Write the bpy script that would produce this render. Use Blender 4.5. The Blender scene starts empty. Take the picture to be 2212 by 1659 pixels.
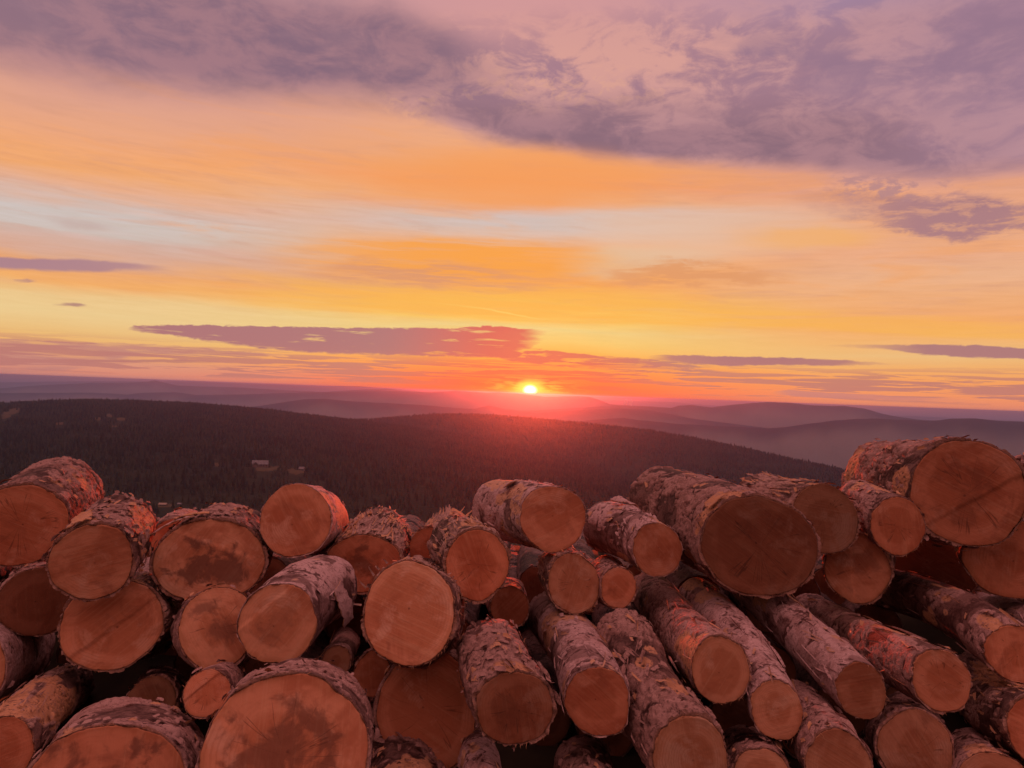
import bpy, math, random
import numpy as np
from mathutils import Matrix, Vector

random.seed(7)
RNG = np.random.default_rng(11)
S = bpy.context.scene
COL = S.collection
R = math.radians

# ------------------------------------------------------------------ camera
CAM_Z = 1.55
PITCH, ROLL = 0.66, -2.1
cam_d = bpy.data.cameras.new('camera')
cam_d.sensor_width = 36.0
cam_d.lens = 27.0
cam_d.clip_start = 0.05
cam_d.clip_end = 200000.0
cam = bpy.data.objects.new('camera', cam_d)
COL.objects.link(cam)
CM = Matrix.Rotation(R(90 + PITCH), 4, 'X') @ Matrix.Rotation(R(-ROLL), 4, 'Z')
cam.matrix_world = Matrix.Translation((0, 0, CAM_Z)) @ CM
S.camera = cam
CROT = np.array(CM.to_3x3())
CPOS = np.array([0, 0, CAM_Z])
F = 1659.0                                   # focal length in units of a 2212 wide picture


def ray(u, v):
    return CROT @ np.array([(u - 1106.0) / F, (829.5 - v) / F, -1.0])


def at(u, v, d):
    return CPOS + ray(u, v) * d


def azel(u, v):
    r = ray(u, v)
    r = r / np.linalg.norm(r)
    return math.degrees(math.atan2(r[0], r[1])), math.degrees(math.asin(r[2]))


def proj(P):
    q = (P - CPOS) @ CROT
    return 1106 + F * q[..., 0] / -q[..., 2], 829.5 - F * q[..., 1] / -q[..., 2]


# ------------------------------------------------------------------ render settings
S.render.engine = 'CYCLES'
S.view_settings.view_transform = 'Standard'
S.view_settings.look = 'None'
S.view_settings.exposure = 0.0
S.view_settings.gamma = 1.0
S.cycles.use_denoising = True
S.cycles.max_bounces = 6
S.cycles.diffuse_bounces = 3
S.cycles.glossy_bounces = 2
S.cycles.transmission_bounces = 2
S.cycles.volume_bounces = 0
S.cycles.transparent_max_bounces = 6
S.cycles.sample_clamp_indirect = 4.0

# ------------------------------------------------------------------ node helpers


def lin(c):
    o = []
    for x in c:
        x /= 255.0
        o.append(x / 12.92 if x <= 0.04045 else ((x + 0.055) / 1.055) ** 2.4)
    return tuple(o)


class G:
    """a small expression writer for node trees"""

    def __init__(self, tree):
        self.t = tree

    def new(self, kind):
        return self.t.nodes.new(kind)

    def put(self, sock, v):
        if v is None:
            return
        if isinstance(v, bpy.types.NodeSocket):
            self.t.links.new(v, sock)
        elif isinstance(v, (tuple, list)):
            n = len(sock.default_value)
            v = tuple(v)
            if n == 4 and len(v) == 3:
                v = v + (1.0,)
            sock.default_value = v
        else:
            sock.default_value = v

    def m(self, op, a, b=None, c=None, clamp=False):
        n = self.new('ShaderNodeMath')
        n.operation = op
        n.use_clamp = clamp
        self.put(n.inputs[0], a)
        self.put(n.inputs[1], b)
        self.put(n.inputs[2], c)
        return n.outputs[0]

    def add(self, a, b): return self.m('ADD', a, b)
    def sub(self, a, b): return self.m('SUBTRACT', a, b)
    def mul(self, a, b): return self.m('MULTIPLY', a, b)
    def div(self, a, b): return self.m('DIVIDE', a, b)

    def ss(self, x, a, b, lo=0.0, hi=1.0):
        n = self.new('ShaderNodeMapRange')
        n.interpolation_type = 'SMOOTHSTEP'
        self.put(n.inputs[0], x)
        self.put(n.inputs[1], a)
        self.put(n.inputs[2], b)
        self.put(n.inputs[3], lo)
        self.put(n.inputs[4], hi)
        return n.outputs[0]

    def xyz(self, x, y, z=0.0):
        n = self.new('ShaderNodeCombineXYZ')
        self.put(n.inputs[0], x)
        self.put(n.inputs[1], y)
        self.put(n.inputs[2], z)
        return n.outputs[0]

    def noise(self, vec, scale=1.0, detail=4.0, rough=0.5, dist=0.0):
        n = self.new('ShaderNodeTexNoise')
        self.put(n.inputs['Vector'], vec)
        self.put(n.inputs['Scale'], scale)
        self.put(n.inputs['Detail'], detail)
        self.put(n.inputs['Roughness'], rough)
        self.put(n.inputs['Distortion'], dist)
        return n.outputs[0]

    def mix(self, f, a, b, mode='MIX', clamp=True):
        n = self.new('ShaderNodeMix')
        n.data_type = 'RGBA'
        n.blend_type = mode
        n.clamp_factor = clamp
        self.put(n.inputs[0], f)
        self.put(n.inputs[6], a)
        self.put(n.inputs[7], b)
        return n.outputs[2]

    def ramp(self, f, stops, interp='LINEAR'):
        n = self.new('ShaderNodeValToRGB')
        n.color_ramp.interpolation = interp
        e = n.color_ramp.elements
        while len(e) > 1:
            e.remove(e[-1])
        for i, (p, c) in enumerate(stops):
            p = min(1.0, max(0.0, p))
            x = e[0] if i == 0 else e.new(p)
            x.position = p
            x.color = tuple(c) + (1.0,) if len(c) == 3 else c
        self.put(n.inputs[0], f)
        return n.outputs[0]

    def rgb(self, c):
        n = self.new('ShaderNodeSeparateColor')
        self.put(n.inputs[0], c)
        return n.outputs[0], n.outputs[1], n.outputs[2]


# ------------------------------------------------------------------ world: the evening sky
SUN_AZ, SUN_EL = azel(1145, 843)
LAMP_EL = 1.0
W = bpy.data.worlds.new('World')
S.world = W
W.use_nodes = True
W.node_tree.nodes.clear()
W.cycles.sampling_method = 'MANUAL'
W.cycles.sample_map_resolution = 1024
g = G(W.node_tree)
tc = g.new('ShaderNodeTexCoord')
sp = g.new('ShaderNodeSeparateXYZ')
g.put(sp.inputs[0], tc.outputs['Generated'])
dx, dy, dz = sp.outputs
DEG = 180 / math.pi
az = g.mul(g.m('ARCTAN2', dx, dy), DEG)
el = g.mul(g.m('ARCSINE', dz), DEG)
A0, A1, E0, E1 = -46.0, 46.0, -3.0, 33.0
azn = g.div(g.sub(az, A0), A1 - A0)

# slow wavering of every band, long in azimuth and thin in elevation
n_lo = g.sub(g.noise(g.xyz(g.mul(az, 0.055), g.mul(el, 0.17), 3.1), 1.0, 4, 0.55), 0.5)
n_st = g.sub(g.noise(g.xyz(g.mul(az, 0.10), g.mul(g.add(el, g.mul(az, 0.03)), 0.9), 7.7), 1.0, 6, 0.6), 0.5)
amp = g.ss(el, 0.5, 9.0, 0.25, 1.0)
elw = g.add(el, g.mul(g.add(g.mul(n_lo, 2.2), g.mul(n_st, 1.5)), amp))
eln = g.div(g.sub(elw, E0), E1 - E0)


def column(x, stops):
    out = []
    for y, c in stops:
        out.append(((azel(x, y)[1] - E0) / (E1 - E0), lin(c)))
    out.sort()
    return g.ramp(eln, out)


left = column(150, [(840, (160, 122, 138)), (818, (196, 135, 132)), (806, (226, 142, 122)), (785, (224, 152, 128)), (760, (242, 172, 108)), (725, (240, 190, 122)),
                    (680, (241, 206, 146)), (640, (241, 202, 142)), (604, (248, 176, 104)), (572, (242, 170, 112)), (540, (222, 172, 150)),
                    (506, (216, 182, 170)), (486, (211, 194, 186)), (448, (211, 196, 190)), (434, (218, 188, 176)), (408, (236, 178, 146)), (370, (246, 171, 112)),
                    (330, (249, 172, 116)), (280, (241, 170, 130)), (220, (231, 166, 140)), (150, (222, 160, 146)), (70, (200, 150, 152)), (0, (190, 146, 155))])
cent = column(1150, [(875, (196, 84, 96)), (855, (246, 96, 76)), (838, (253, 110, 74)), (815, (254, 130, 80)), (790, (255, 152, 78)), (768, (255, 176, 80)), (740, (246, 200, 112)),
                     (712, (240, 208, 134)), (688, (252, 200, 96)), (650, (252, 188, 84)), (612, (250, 168, 86)), (570, (251, 163, 76)), (538, (250, 168, 96)),
                     (512, (226, 188, 168)), (496, (214, 192, 184)), (462, (213, 193, 187)), (440, (240, 178, 132)), (402, (253, 160, 92)), (350, (249, 169, 108)), (290, (245, 174, 130)),
                     (200, (232, 166, 142)), (100, (218, 157, 152)), (0, (216, 156, 156))])
right = column(2050, [(920, (150, 112, 125)), (900, (196, 134, 130)), (882, (238, 142, 112)), (860, (247, 150, 104)), (830, (249, 160, 98)), (800, (246, 176, 108)), (772, (241, 190, 128)), (735, (247, 180, 112)),
                      (700, (248, 170, 108)), (660, (244, 174, 120)), (600, (240, 180, 140)), (545, (240, 174, 136)), (480, (241, 172, 126)), (400, (236, 166, 136)),
                      (300, (206, 148, 146)), (200, (192, 141, 150)), (100, (172, 132, 155)), (0, (158, 132, 165))])
c = g.mix(g.ss(az, -27.0, -1.0), left, cent)
c = g.mix(g.ss(az, 3.0, 27.0), c, right)

# bright streaks of thin cloud in the orange bands
st1 = g.noise(g.xyz(g.mul(az, 0.07), g.mul(g.add(el, g.mul(az, 0.025)), 0.55), 1.7), 1.0, 7, 0.62, 0.6)
st1 = g.mul(g.ss(st1, 0.5, 0.68), g.mul(g.ss(el, 4.5, 6.5), g.ss(el, 24.0, 14.0)))
c = g.mix(g.mul(st1, 0.40), c, lin((251, 165, 92)))
st2 = g.noise(g.xyz(g.mul(az, 0.15), g.mul(g.add(el, g.mul(az, 0.03)), 1.5), 9.3), 1.0, 8, 0.66, 0.5)
st2 = g.mul(g.ss(st2, 0.47, 0.68), g.mul(g.ss(el, 4.0, 7.0), g.ss(el, 24.0, 15.0)))
c = g.mix(g.mul(st2, 0.30), c, lin((214, 152, 128)))


fine = g.noise(g.xyz(g.mul(az, 0.22), g.mul(g.add(el, g.mul(az, 0.02)), 3.2), 19.0), 1.0, 7, 0.68, 0.6)
fade = g.mul(g.ss(el, 2.5, 5.0), g.ss(el, 19.0, 13.0))
fv = g.add(1.0, g.mul(g.mul(g.sub(fine, 0.5), 0.28), fade))
c = g.mix(1.0, c, g.xyz(g.add(0.35, g.mul(fv, 0.65)), fv, g.m('POWER', fv, 1.6)), 'MULTIPLY')


def cloud(c, pts, colour, top=0.25, bot=0.25, na=0.5, fx=0.2, fy=0.8, seed=0.0, detail=6, rough=0.6, amt=1.0, holes=None):
    """a bank of cloud between two edges given along the sky, edges roughened by noise"""
    stops = []
    for x, yt, yb, a in pts:
        ca = azel(x, 0.5 * (yt + yb))[0]
        e_t, e_b = azel(x, yt)[1], azel(x, yb)[1]
        stops.append(((ca - A0) / (A1 - A0), ((e_t - E0) / (E1 - E0), (e_b - E0) / (E1 - E0), a)))
    stops.sort()
    so = g.add(g.mul(g.rgb(c)[0], 1e-6), seed)          # evaluated layer after layer
    n1 = g.sub(g.noise(g.xyz(g.mul(az, fx), g.mul(el, fy), so), 1.0, detail, rough, 0.5), 0.5)
    n2 = g.sub(g.noise(g.xyz(g.mul(az, fx * 0.5), g.mul(el, fy), g.add(so, 5.5)), 1.0, 2, 0.5), 0.5)
    azw = g.add(azn, g.mul(n2, 0.03))
    t, b, a = g.rgb(g.ramp(azw, stops))
    e = g.add(el, g.mul(n1, na))
    t = g.add(g.mul(t, E1 - E0), E0)
    b = g.add(g.mul(b, E1 - E0), E0)
    m = g.mul(g.ss(g.sub(t, e), -top, top), g.ss(g.sub(e, b), -bot, bot))
    m = g.mul(g.mul(m, a), amt)
    if holes:
        n3 = g.noise(g.xyz(g.mul(az, holes[0]), g.mul(el, holes[1]), g.add(so, 2.2)), 1.0, 6, 0.62, 0.3)
        m = g.mul(m, g.ss(n3, holes[2], holes[3], holes[4], 1.0))
    return g.mix(m, c, colour)


# the high grey-mauve cloud: puffs, then the two big banks
pn = g.noise(g.xyz(g.mul(az, 0.28), g.mul(el, 0.55), 4.4), 1.0, 8, 0.62, 0.4)
pn2 = g.noise(g.xyz(g.mul(az, 0.10), g.mul(el, 0.22), 14.4), 1.0, 5, 0.55, 0.3)
shade = g.mix(g.ss(pn, 0.38, 0.66), lin((138, 106, 124)), lin((166, 122, 132)))
shade = g.mix(g.mul(g.ss(az, 14.0, 36.0), 0.45), shade, lin((158, 124, 148)))
mott = g.mix(g.ss(pn, 0.38, 0.56), lin((172, 128, 142)), lin((222, 162, 152)))
mott = g.mix(g.mul(g.ss(g.noise(g.xyz(g.mul(az, 0.75), g.mul(el, 1.3), 2.4), 1.0, 6, 0.66, 0.6), 0.50, 0.60), g.mul(g.ss(el, 24.0, 19.0), g.ss(az, 16.0, 6.0))), mott, lin((248, 182, 140)))
c = cloud(c, [(820, 90, 230, 0), (900, 100, 240, .9), (1000, 80, 250, 1), (1200, 70, 250, 1), (1400, 60, 240, 1), (1700, 20, 240, .8), (1950, 0, 240, .6), (2212, 0, 240, .3)],
          mott, top=2.2, bot=1.2, na=2.5, fx=0.2, fy=0.4, seed=31.0)
c = cloud(c, [(-260, -90, 60, 0), (-120, -60, 120, .8), (0, -60, 132, .85), (200, -60, 170, .92), (500, -50, 200, 1), (700, 5, 200, 1), (850, 20, 214, 1), (960, 70, 222, .9), (1060, 120, 236, .4), (1140, 150, 220, 0)],
          shade, top=1.6, bot=1.5, na=1.9, fx=0.10, fy=0.26, seed=11.0, holes=(0.10, 0.25, 0.34, 0.50, 0.86))
pale = g.mix(g.ss(pn, 0.38, 0.60), lin((170, 126, 140)), lin((206, 152, 152)))
pale = g.mix(g.mul(g.ss(az, 14.0, 36.0), 0.5), pale, lin((164, 130, 154)))
c = cloud(c, [(840, 222, 236, 0), (900, 218, 246, .5), (1000, 214, 288, .8), (1150, 200, 310, .9), (1300, 205, 332, .95), (1500, 180, 340, 1), (1700, 130, 348, 1), (1850, 60, 366, 1), (2000, -10, 376, 1), (2212, -90, 362, .95), (2400, -100, 340, .8), (2500, -100, 300, 0)],
          pale, top=2.4, bot=0.9, na=1.9, fx=0.13, fy=0.4, seed=21.0)
dark = g.mix(g.ss(pn, 0.36, 0.64), lin((142, 107, 122)), lin((168, 124, 134)))
c = cloud(c, [(850, 226, 238, 0), (940, 205, 258, .75), (1080, 214, 296, .95), (1250, 226, 328, 1), (1450, 240, 338, 1), (1650, 235, 346, .95), (1800, 230, 362, .9), (1950, 250, 372, .65), (2100, 280, 368, .35), (2300, 300, 350, 0)],
          dark, top=1.7, bot=0.6, na=1.8, fx=0.12, fy=0.45, seed=26.0, rough=0.55, holes=(0.16, 0.4, 0.34, 0.5, 0.6))
c = cloud(c, [(1480, 90, 150, 0), (1620, 60, 175, .6), (1760, 90, 200, .8), (1900, 60, 210, .8), (2050, 10, 220, .8), (2212, -30, 230, .75), (2400, -30, 200, 0)],
          lin((152, 118, 140)), top=1.8, bot=1.8, na=2.4, fx=0.2, fy=0.5, seed=28.0, rough=0.55, holes=(0.2, 0.5, 0.38, 0.58, 0.2))

grey = g.mix(g.ss(pn2, 0.4, 0.6), lin((160, 116, 128)), lin((178, 128, 132)))
# middle cloud on the right and its broken upper edge
c = cloud(c, [(1680, 412, 445, 0), (1760, 408, 452, .25), (1850, 414, 474, .5), (1920, 425, 492, .85), (2000, 428, 512, 1), (2080, 426, 518, 1), (2160, 430, 500, 1), (2212, 440, 492, .9), (2260, 450, 480, 0)],
          grey, top=0.45, bot=0.35, na=1.9, fx=0.6, fy=1.7, seed=41.0, rough=0.68, holes=(0.5, 1.6, 0.36, 0.52, 0.45))
c = cloud(c, [(1780, 375, 425, 0), (1830, 372, 432, .8), (1950, 378, 432, .9), (2040, 385, 432, .6), (2120, 390, 430, 0)],
          lin((186, 136, 138)), top=0.5, bot=0.5, na=1.6, fx=0.7, fy=1.7, seed=44.0, holes=(0.7, 1.6, 0.46, 0.6, 0.0))
c = cloud(c, [(620, 400, 430, 0), (820, 360, 444, .45), (1000, 330, 452, .75), (1200, 330, 458, .8), (1340, 350, 452, .5), (1480, 380, 440, 0)],
          lin((251, 160, 92)), top=1.3, bot=0.6, na=1.2, fx=0.12, fy=0.6, seed=48.0, rough=0.55)
c = cloud(c, [(1180, 440, 500, 0), (1350, 455, 560, .6), (1500, 455, 570, .7), (1750, 450, 540, .4), (1900, 450, 500, 0)],
          lin((236, 194, 166)), top=0.8, bot=0.8, na=1.2, fx=0.15, fy=0.6, seed=47.0)
c = cloud(c, [(1180, 550, 590, 0), (1310, 535, 602, .6), (1420, 540, 590, .5), (1580, 540, 570, 0)], lin((226, 196, 164)), top=0.5, bot=0.4, na=0.8, fx=0.3, fy=0.9, seed=46.0)
c = cloud(c, [(1560, 500, 530, 0), (1680, 492, 534, .7), (1830, 492, 532, .8), (1930, 500, 525, 0)], lin((248, 178, 108)), top=0.4, bot=0.4, na=0.9, fx=0.3, fy=1.0, seed=45.0)
c = cloud(c, [(560, 530, 560, 0), (720, 516, 590, .6), (900, 514, 600, .85), (1080, 520, 604, .9), (1180, 526, 596, .75), (1260, 536, 586, .4), (1380, 548, 570, 0)],
          lin((253, 164, 70)), top=0.4, bot=0.7, na=1.0, fx=0.16, fy=1.1, seed=49.0, rough=0.65, holes=(0.16, 2.6, 0.40, 0.54, 0.35))
c = cloud(c, [(420, 640, 650, 0), (640, 612, 668, .5), (900, 618, 676, .8), (1150, 628, 694, .95), (1400, 640, 700, .8), (1750, 668, 712, .7), (2100, 690, 732, .6), (2300, 700, 740, .5)],
          lin((253, 182, 82)), top=0.6, bot=0.22, na=0.6, fx=0.10, fy=1.0, seed=43.0, holes=(0.12, 2.2, 0.38, 0.55, 0.4))
# orange streaks over the sun, grey-orange puffs to its right
c = cloud(c, [(1280, 590, 615, 0), (1350, 575, 615, .8), (1450, 562, 615, .9), (1560, 570, 618, .9), (1660, 590, 612, .7), (1740, 600, 606, 0)],
          lin((230, 156, 104)), top=0.35, bot=0.3, na=1.7, fx=0.5, fy=1.6, seed=51.0, rough=0.68, holes=(0.3, 2.4, 0.40, 0.55, 0.15))
c = cloud(c, [(620, 585, 600, 0), (760, 560, 610, .7), (950, 565, 622, .8), (1100, 590, 630, .6), (1250, 600, 620, 0)],
          lin((220, 150, 114)), top=0.4, bot=0.4, na=1.6, fx=0.3, fy=1.5, seed=52.0, rough=0.68, holes=(0.2, 2.6, 0.40, 0.56, 0.1))
# left streaks
c = cloud(c, [(-160, 548, 580, 0), (-60, 552, 580, 1), (60, 558, 584, 1), (180, 560, 586, .95), (300, 572, 584, .8), (390, 578, 583, 0)],
          lin((178, 132, 142)), top=0.10, bot=0.16, na=0.32, fx=0.5, fy=1.2, seed=61.0)
c = cloud(c, [(18, 604, 607, 0), (45, 601, 609, .9), (70, 604, 609, 0)], lin((182, 132, 132)), top=0.06, bot=0.06, na=0.15, fx=0.9, fy=2, seed=62.0)
c = cloud(c, [(98, 655, 658, 0), (140, 653, 660, .9), (165, 655, 662, .8), (190, 661, 663, 0)], lin((176, 126, 122)), top=0.06, bot=0.06, na=0.15, fx=0.9, fy=2, seed=63.0)
c = cloud(c, [(90, 465, 475, 0), (140, 470, 492, .4), (200, 482, 500, .5), (270, 492, 500, 0)], lin((196, 160, 154)), top=0.3, bot=0.3, na=0.7, fx=0.6, fy=1.4, seed=64.0)

# the low banks by the horizon, mauve away from the sun, red beside it
daz = g.sub(az, SUN_AZ)
low = g.mix(g.ss(g.m('ABSOLUTE', daz), 1.5, 12.0), lin((222, 98, 92)), lin((176, 116, 122)))
c = cloud(c, [(270, 708, 712, 0), (300, 704, 716, 1), (420, 702, 733, 1), (560, 705, 752, 1), (700, 707, 762, 1), (850, 709, 766, 1), (980, 708, 770, 1), (1060, 703, 772, 1), (1120, 710, 774, .95), (1170, 711, 735, .0)],
          low, top=0.05, bot=0.10, na=0.50, fx=0.9, fy=2.4, seed=71.0, rough=0.68, holes=(0.25, 2.6, 0.32, 0.42, 0.3))
c = cloud(c, [(1080, 752, 775, 0), (1120, 748, 782, .95), (1250, 764, 793, .9), (1400, 776, 804, .9), (1500, 786, 808, .8), (1600, 795, 812, 0)],
          low, top=0.06, bot=0.10, holes=(0.3, 3.0, 0.42, 0.52, 0.15), na=0.42, fx=0.8, fy=2.6, rough=0.68, seed=72.0)
c = cloud(c, [(1390, 768, 776, 0), (1450, 766, 782, .9), (1560, 770, 790, 1), (1700, 773, 788, 1), (1820, 778, 790, .9), (1920, 785, 788, 0)],
          low, top=0.05, bot=0.07, na=0.4, fx=0.8, fy=2.6, rough=0.68, seed=73.0)
c = cloud(c, [(1790, 744, 748, 0), (1900, 745, 752, .6), (2000, 744, 766, 1), (2100, 746, 772, 1), (2230, 752, 776, 1), (2400, 760, 770, 0)],
          lin((178, 122, 124)), top=0.05, bot=0.07, na=0.36, fx=0.7, fy=2.4, rough=0.66, seed=74.0)
c = cloud(c, [(-200, 722, 800, .4), (0, 732, 806, .8), (150, 738, 800, .9), (280, 742, 772, .9), (420, 750, 766, .9), (560, 762, 768, .8), (650, 764, 768, 0)],
          lin((196, 132, 126)), top=0.05, bot=0.2, na=0.5, fx=0.5, fy=2.4, rough=0.66, seed=75.0, holes=(0.16, 1.8, 0.36, 0.52, 0.35))
c = cloud(c, [(130, 776, 784, 0), (260, 776, 782, .9), (420, 778, 784, .8), (500, 780, 783, 0)], lin((186, 122, 116)), top=0.05, bot=0.05, na=0.2, fx=0.6, fy=2, seed=76.0)
# thin broken streaks all along the horizon
hs = g.noise(g.xyz(g.mul(az, 0.12), g.mul(el, 2.9), 5.2), 1.0, 7, 0.62, 0.5)
hs = g.mul(g.ss(hs, 0.47, 0.525), g.mul(g.ss(el, 0.2, 0.5), g.ss(el, 3.1, 1.6)))
c = g.mix(g.mul(hs, 0.85), c, g.mix(g.ss(g.m('ABSOLUTE', daz), 2.0, 13.0), lin((226, 94, 84)), lin((190, 122, 118))))
c = cloud(c, [(1650, 850, 853, 0), (1700, 841, 856, .9), (1800, 848, 860, .9), (1950, 856, 864, .8), (2100, 862, 868, 0)], lin((208, 132, 124)), top=0.05, bot=0.05, na=0.2, fx=0.6, fy=1.5, seed=77.0)
# vapour trail
c = cloud(c, [(905, 650, 651, 0), (1000, 660, 662, .25), (1080, 671, 674, .5), (1150, 684, 687, .4), (1180, 690, 692, 0)], lin((255, 222, 120)), top=0.05, bot=0.05, na=0.05, fx=1, fy=1, seed=78.0)

# light round the sun
sel = g.sub(el, SUN_EL)


def blob(wx, wy, k):
    e = g.add(g.m('POWER', g.m('ABSOLUTE', g.div(daz, wx)), 2.0), g.m('POWER', g.m('ABSOLUTE', g.div(sel, wy)), 2.0))
    return g.mul(g.m('EXPONENT', g.mul(e, -1.0)), k)


c = g.mix(blob(9.0, 1.1, 0.72), c, lin((255, 84, 58)))
c = g.mix(blob(3.4, 0.42, 0.85), c, lin((255, 120, 40)))
c = g.mix(blob(1.7, 0.34, 1.0), c, lin((255, 205, 60)))
wisp = g.noise(g.xyz(g.mul(az, 0.8), g.mul(el, 5.0), 8.8), 1.0, 5, 0.6)
c = g.mix(g.mul(g.ss(wisp, 0.47, 0.58), blob(2.4, 0.75, 0.9)), c, lin((255, 212, 92)))
sd = g.m('SQRT', g.add(g.m('POWER', g.mul(daz, 0.80), 2.0), g.m('POWER', g.mul(sel, 1.05), 2.0)))
c = g.mix(g.ss(sd, 1.15, 0.30), c, (1.5, 0.90, 0.13))
c = g.mix(g.ss(sd, 0.50, 0.18), c, (2.8, 2.6, 1.7))

# the sky overhead and behind
BACK = (0.27, 0.135, 0.118)
up_ = g.ss(el, 8.0, 60.0)
rest = g.mix(g.ss(g.noise(tc.outputs['Generated'], 2.2, 5, 0.55), 0.4, 0.65), BACK, (0.34, 0.17, 0.15))
rest = g.mix(up_, rest, (1.12, 0.58, 0.585))
away = g.m('MAXIMUM', g.ss(g.m('ABSOLUTE', az), 40.0, 85.0), g.ss(el, 27.5, 42.0))
c = g.mix(away, c, rest)
sky = g.new('ShaderNodeTexSky')
sky.sky_type = 'NISHITA'
sky.sun_disc = False
sky.sun_elevation = R(LAMP_EL)
sky.sun_rotation = R(SUN_AZ)
sky.altitude = 900
bg = g.new('ShaderNodeBackground')
g.put(bg.inputs[0], c)
bg.inputs[1].default_value = 0.93
bg2 = g.new('ShaderNodeBackground')
g.put(bg2.inputs[0], sky.outputs[0])
bg2.inputs[1].default_value = 0.008
ad = g.new('ShaderNodeAddShader')
g.put(ad.inputs[0], bg.outputs[0])
g.put(ad.inputs[1], bg2.outputs[0])
wo = g.new('ShaderNodeOutputWorld')
g.put(wo.inputs[0], ad.outputs[0])

# ------------------------------------------------------------------ the sun
sd_ = bpy.data.lights.new('sun', 'SUN')
sd_.energy = 3.2
sd_.angle = R(0.5)
sd_.color = (1.0, 0.045, 0.011)
sun = bpy.data.objects.new('sun', sd_)
COL.objects.link(sun)
sv = Vector((math.sin(R(SUN_AZ)) * math.cos(R(LAMP_EL)), math.cos(R(SUN_AZ)) * math.cos(R(LAMP_EL)), math.sin(R(LAMP_EL))))
sun.rotation_euler = sv.to_track_quat('Z', 'Y').to_euler()
sun.location = (0, 0, 40)

# ------------------------------------------------------------------ numpy noise


def _hash(ix, iy, iz, k=0):
    h = (ix.astype(np.int64) * 374761393 + iy.astype(np.int64) * 668265263 + iz.astype(np.int64) * 2147483647 + k * 1274126177) & 0xFFFFFFFF
    h = ((h ^ (h >> 13)) * 1274126177) & 0xFFFFFFFF
    h = ((h ^ (h >> 16)) * 2246822519) & 0xFFFFFFFF
    return ((h ^ (h >> 15)) & 0xFFFFFF) / float(0xFFFFFF)


def vnoise(p):
    i = np.floor(p)
    f = p - i
    f = f * f * (3 - 2 * f)
    i = i.astype(np.int64)
    o = 0
    for a in (0, 1):
        for b in (0, 1):
            for c_ in (0, 1):
                w = (f[:, 0] if a else 1 - f[:, 0]) * (f[:, 1] if b else 1 - f[:, 1]) * (f[:, 2] if c_ else 1 - f[:, 2])
                o = o + w * _hash(i[:, 0] + a, i[:, 1] + b, i[:, 2] + c_)
    return o * 2 - 1


def fbm(p, n=4, rough=0.5):
    o, a, t = 0, 1.0, 0
    for k in range(n):
        o = o + a * vnoise(p * (2 ** k) + 17.3 * k)
        t += a
        a *= rough
    return o / t


def worley(p):
    i = np.floor(p).astype(np.int64)
    f1 = np.full(len(p), 9.0)
    f2 = np.full(len(p), 9.0)
    cid = np.zeros(len(p))
    for a in (-1, 0, 1):
        for b in (-1, 0, 1):
            for c_ in (-1, 0, 1):
                j0, j1, j2 = i[:, 0] + a, i[:, 1] + b, i[:, 2] + c_
                d = np.sqrt((j0 + _hash(j0, j1, j2, 1) - p[:, 0]) ** 2 + (j1 + _hash(j0, j1, j2, 2) - p[:, 1]) ** 2 + (j2 + _hash(j0, j1, j2, 3) - p[:, 2]) ** 2)
                near = d < f1
                f2 = np.where(near, f1, np.minimum(f2, d))
                cid = np.where(near, _hash(j0, j1, j2, 4), cid)
                f1 = np.where(near, d, f1)
    return f1, f2, cid


def sstep(x, a, b):
    t = np.clip((x - a) / (b - a), 0, 1)
    return t * t * (3 - 2 * t)


# ------------------------------------------------------------------ object helpers


def mesh_obj(name, verts, faces, mats, parent=None, smooth=True, attrs=None, midx=None):
    me = bpy.data.meshes.new(name)
    verts = np.asarray(verts, dtype=np.float32)
    ragged = isinstance(faces, list) and len({len(f) for f in faces}) > 1
    quads = None if ragged else np.asarray(faces)
    if not ragged:
        n, k = quads.shape
        me.vertices.add(len(verts))
        me.vertices.foreach_set('co', verts.ravel())
        me.loops.add(n * k)
        me.loops.foreach_set('vertex_index', quads.astype(np.int32).ravel())
        me.polygons.add(n)
        me.polygons.foreach_set('loop_start', np.arange(0, n * k, k, dtype=np.int32))
        me.update(calc_edges=True)
        me.validate()
    else:
        me.from_pydata(verts.tolist(), [], [list(f) for f in faces])
    for m_ in (mats if isinstance(mats, (list, tuple)) else [mats]):
        me.materials.append(m_)
    if midx is not None and len(midx) == len(me.polygons):
        me.polygons.foreach_set('material_index', np.asarray(midx, dtype=np.int32))
    me.polygons.foreach_set('use_smooth', np.full(len(me.polygons), bool(smooth)))
    for k, v in (attrs or {}).items():
        a = me.attributes.new(k, 'FLOAT', 'POINT')
        a.data.foreach_set('value', np.asarray(v, dtype=np.float32))
    o = bpy.data.objects.new(name, me)
    COL.objects.link(o)
    if parent is not None:
        o.parent = parent
    return o


def thing(name, label, cat, matrix=None, group=None):
    o = bpy.data.objects.new(name, None)
    COL.objects.link(o)
    o.empty_display_size = 0.1
    if matrix is not None:
        o.matrix_world = matrix
    o['label'] = label
    o['category'] = cat
    if group:
        o['group'] = group
    return o


def grid_faces(nr, nc, wrap=False):
    i = np.arange(nr - 1)[:, None]
    j = np.arange(nc if wrap else nc - 1)[None, :]
    j2 = (j + 1) % nc
    return np.stack([i * nc + j + 0 * i, i * nc + j2, (i + 1) * nc + j2, (i + 1) * nc + j], -1).reshape(-1, 4)


def material(name):
    m_ = bpy.data.materials.new(name)
    m_.use_nodes = True
    m_.node_tree.nodes.clear()
    gg = G(m_.node_tree)
    out = gg.new('ShaderNodeOutputMaterial')
    b = gg.new('ShaderNodeBsdfPrincipled')
    gg.put(out.inputs[0], b.outputs[0])
    return m_, gg, b, out


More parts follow.
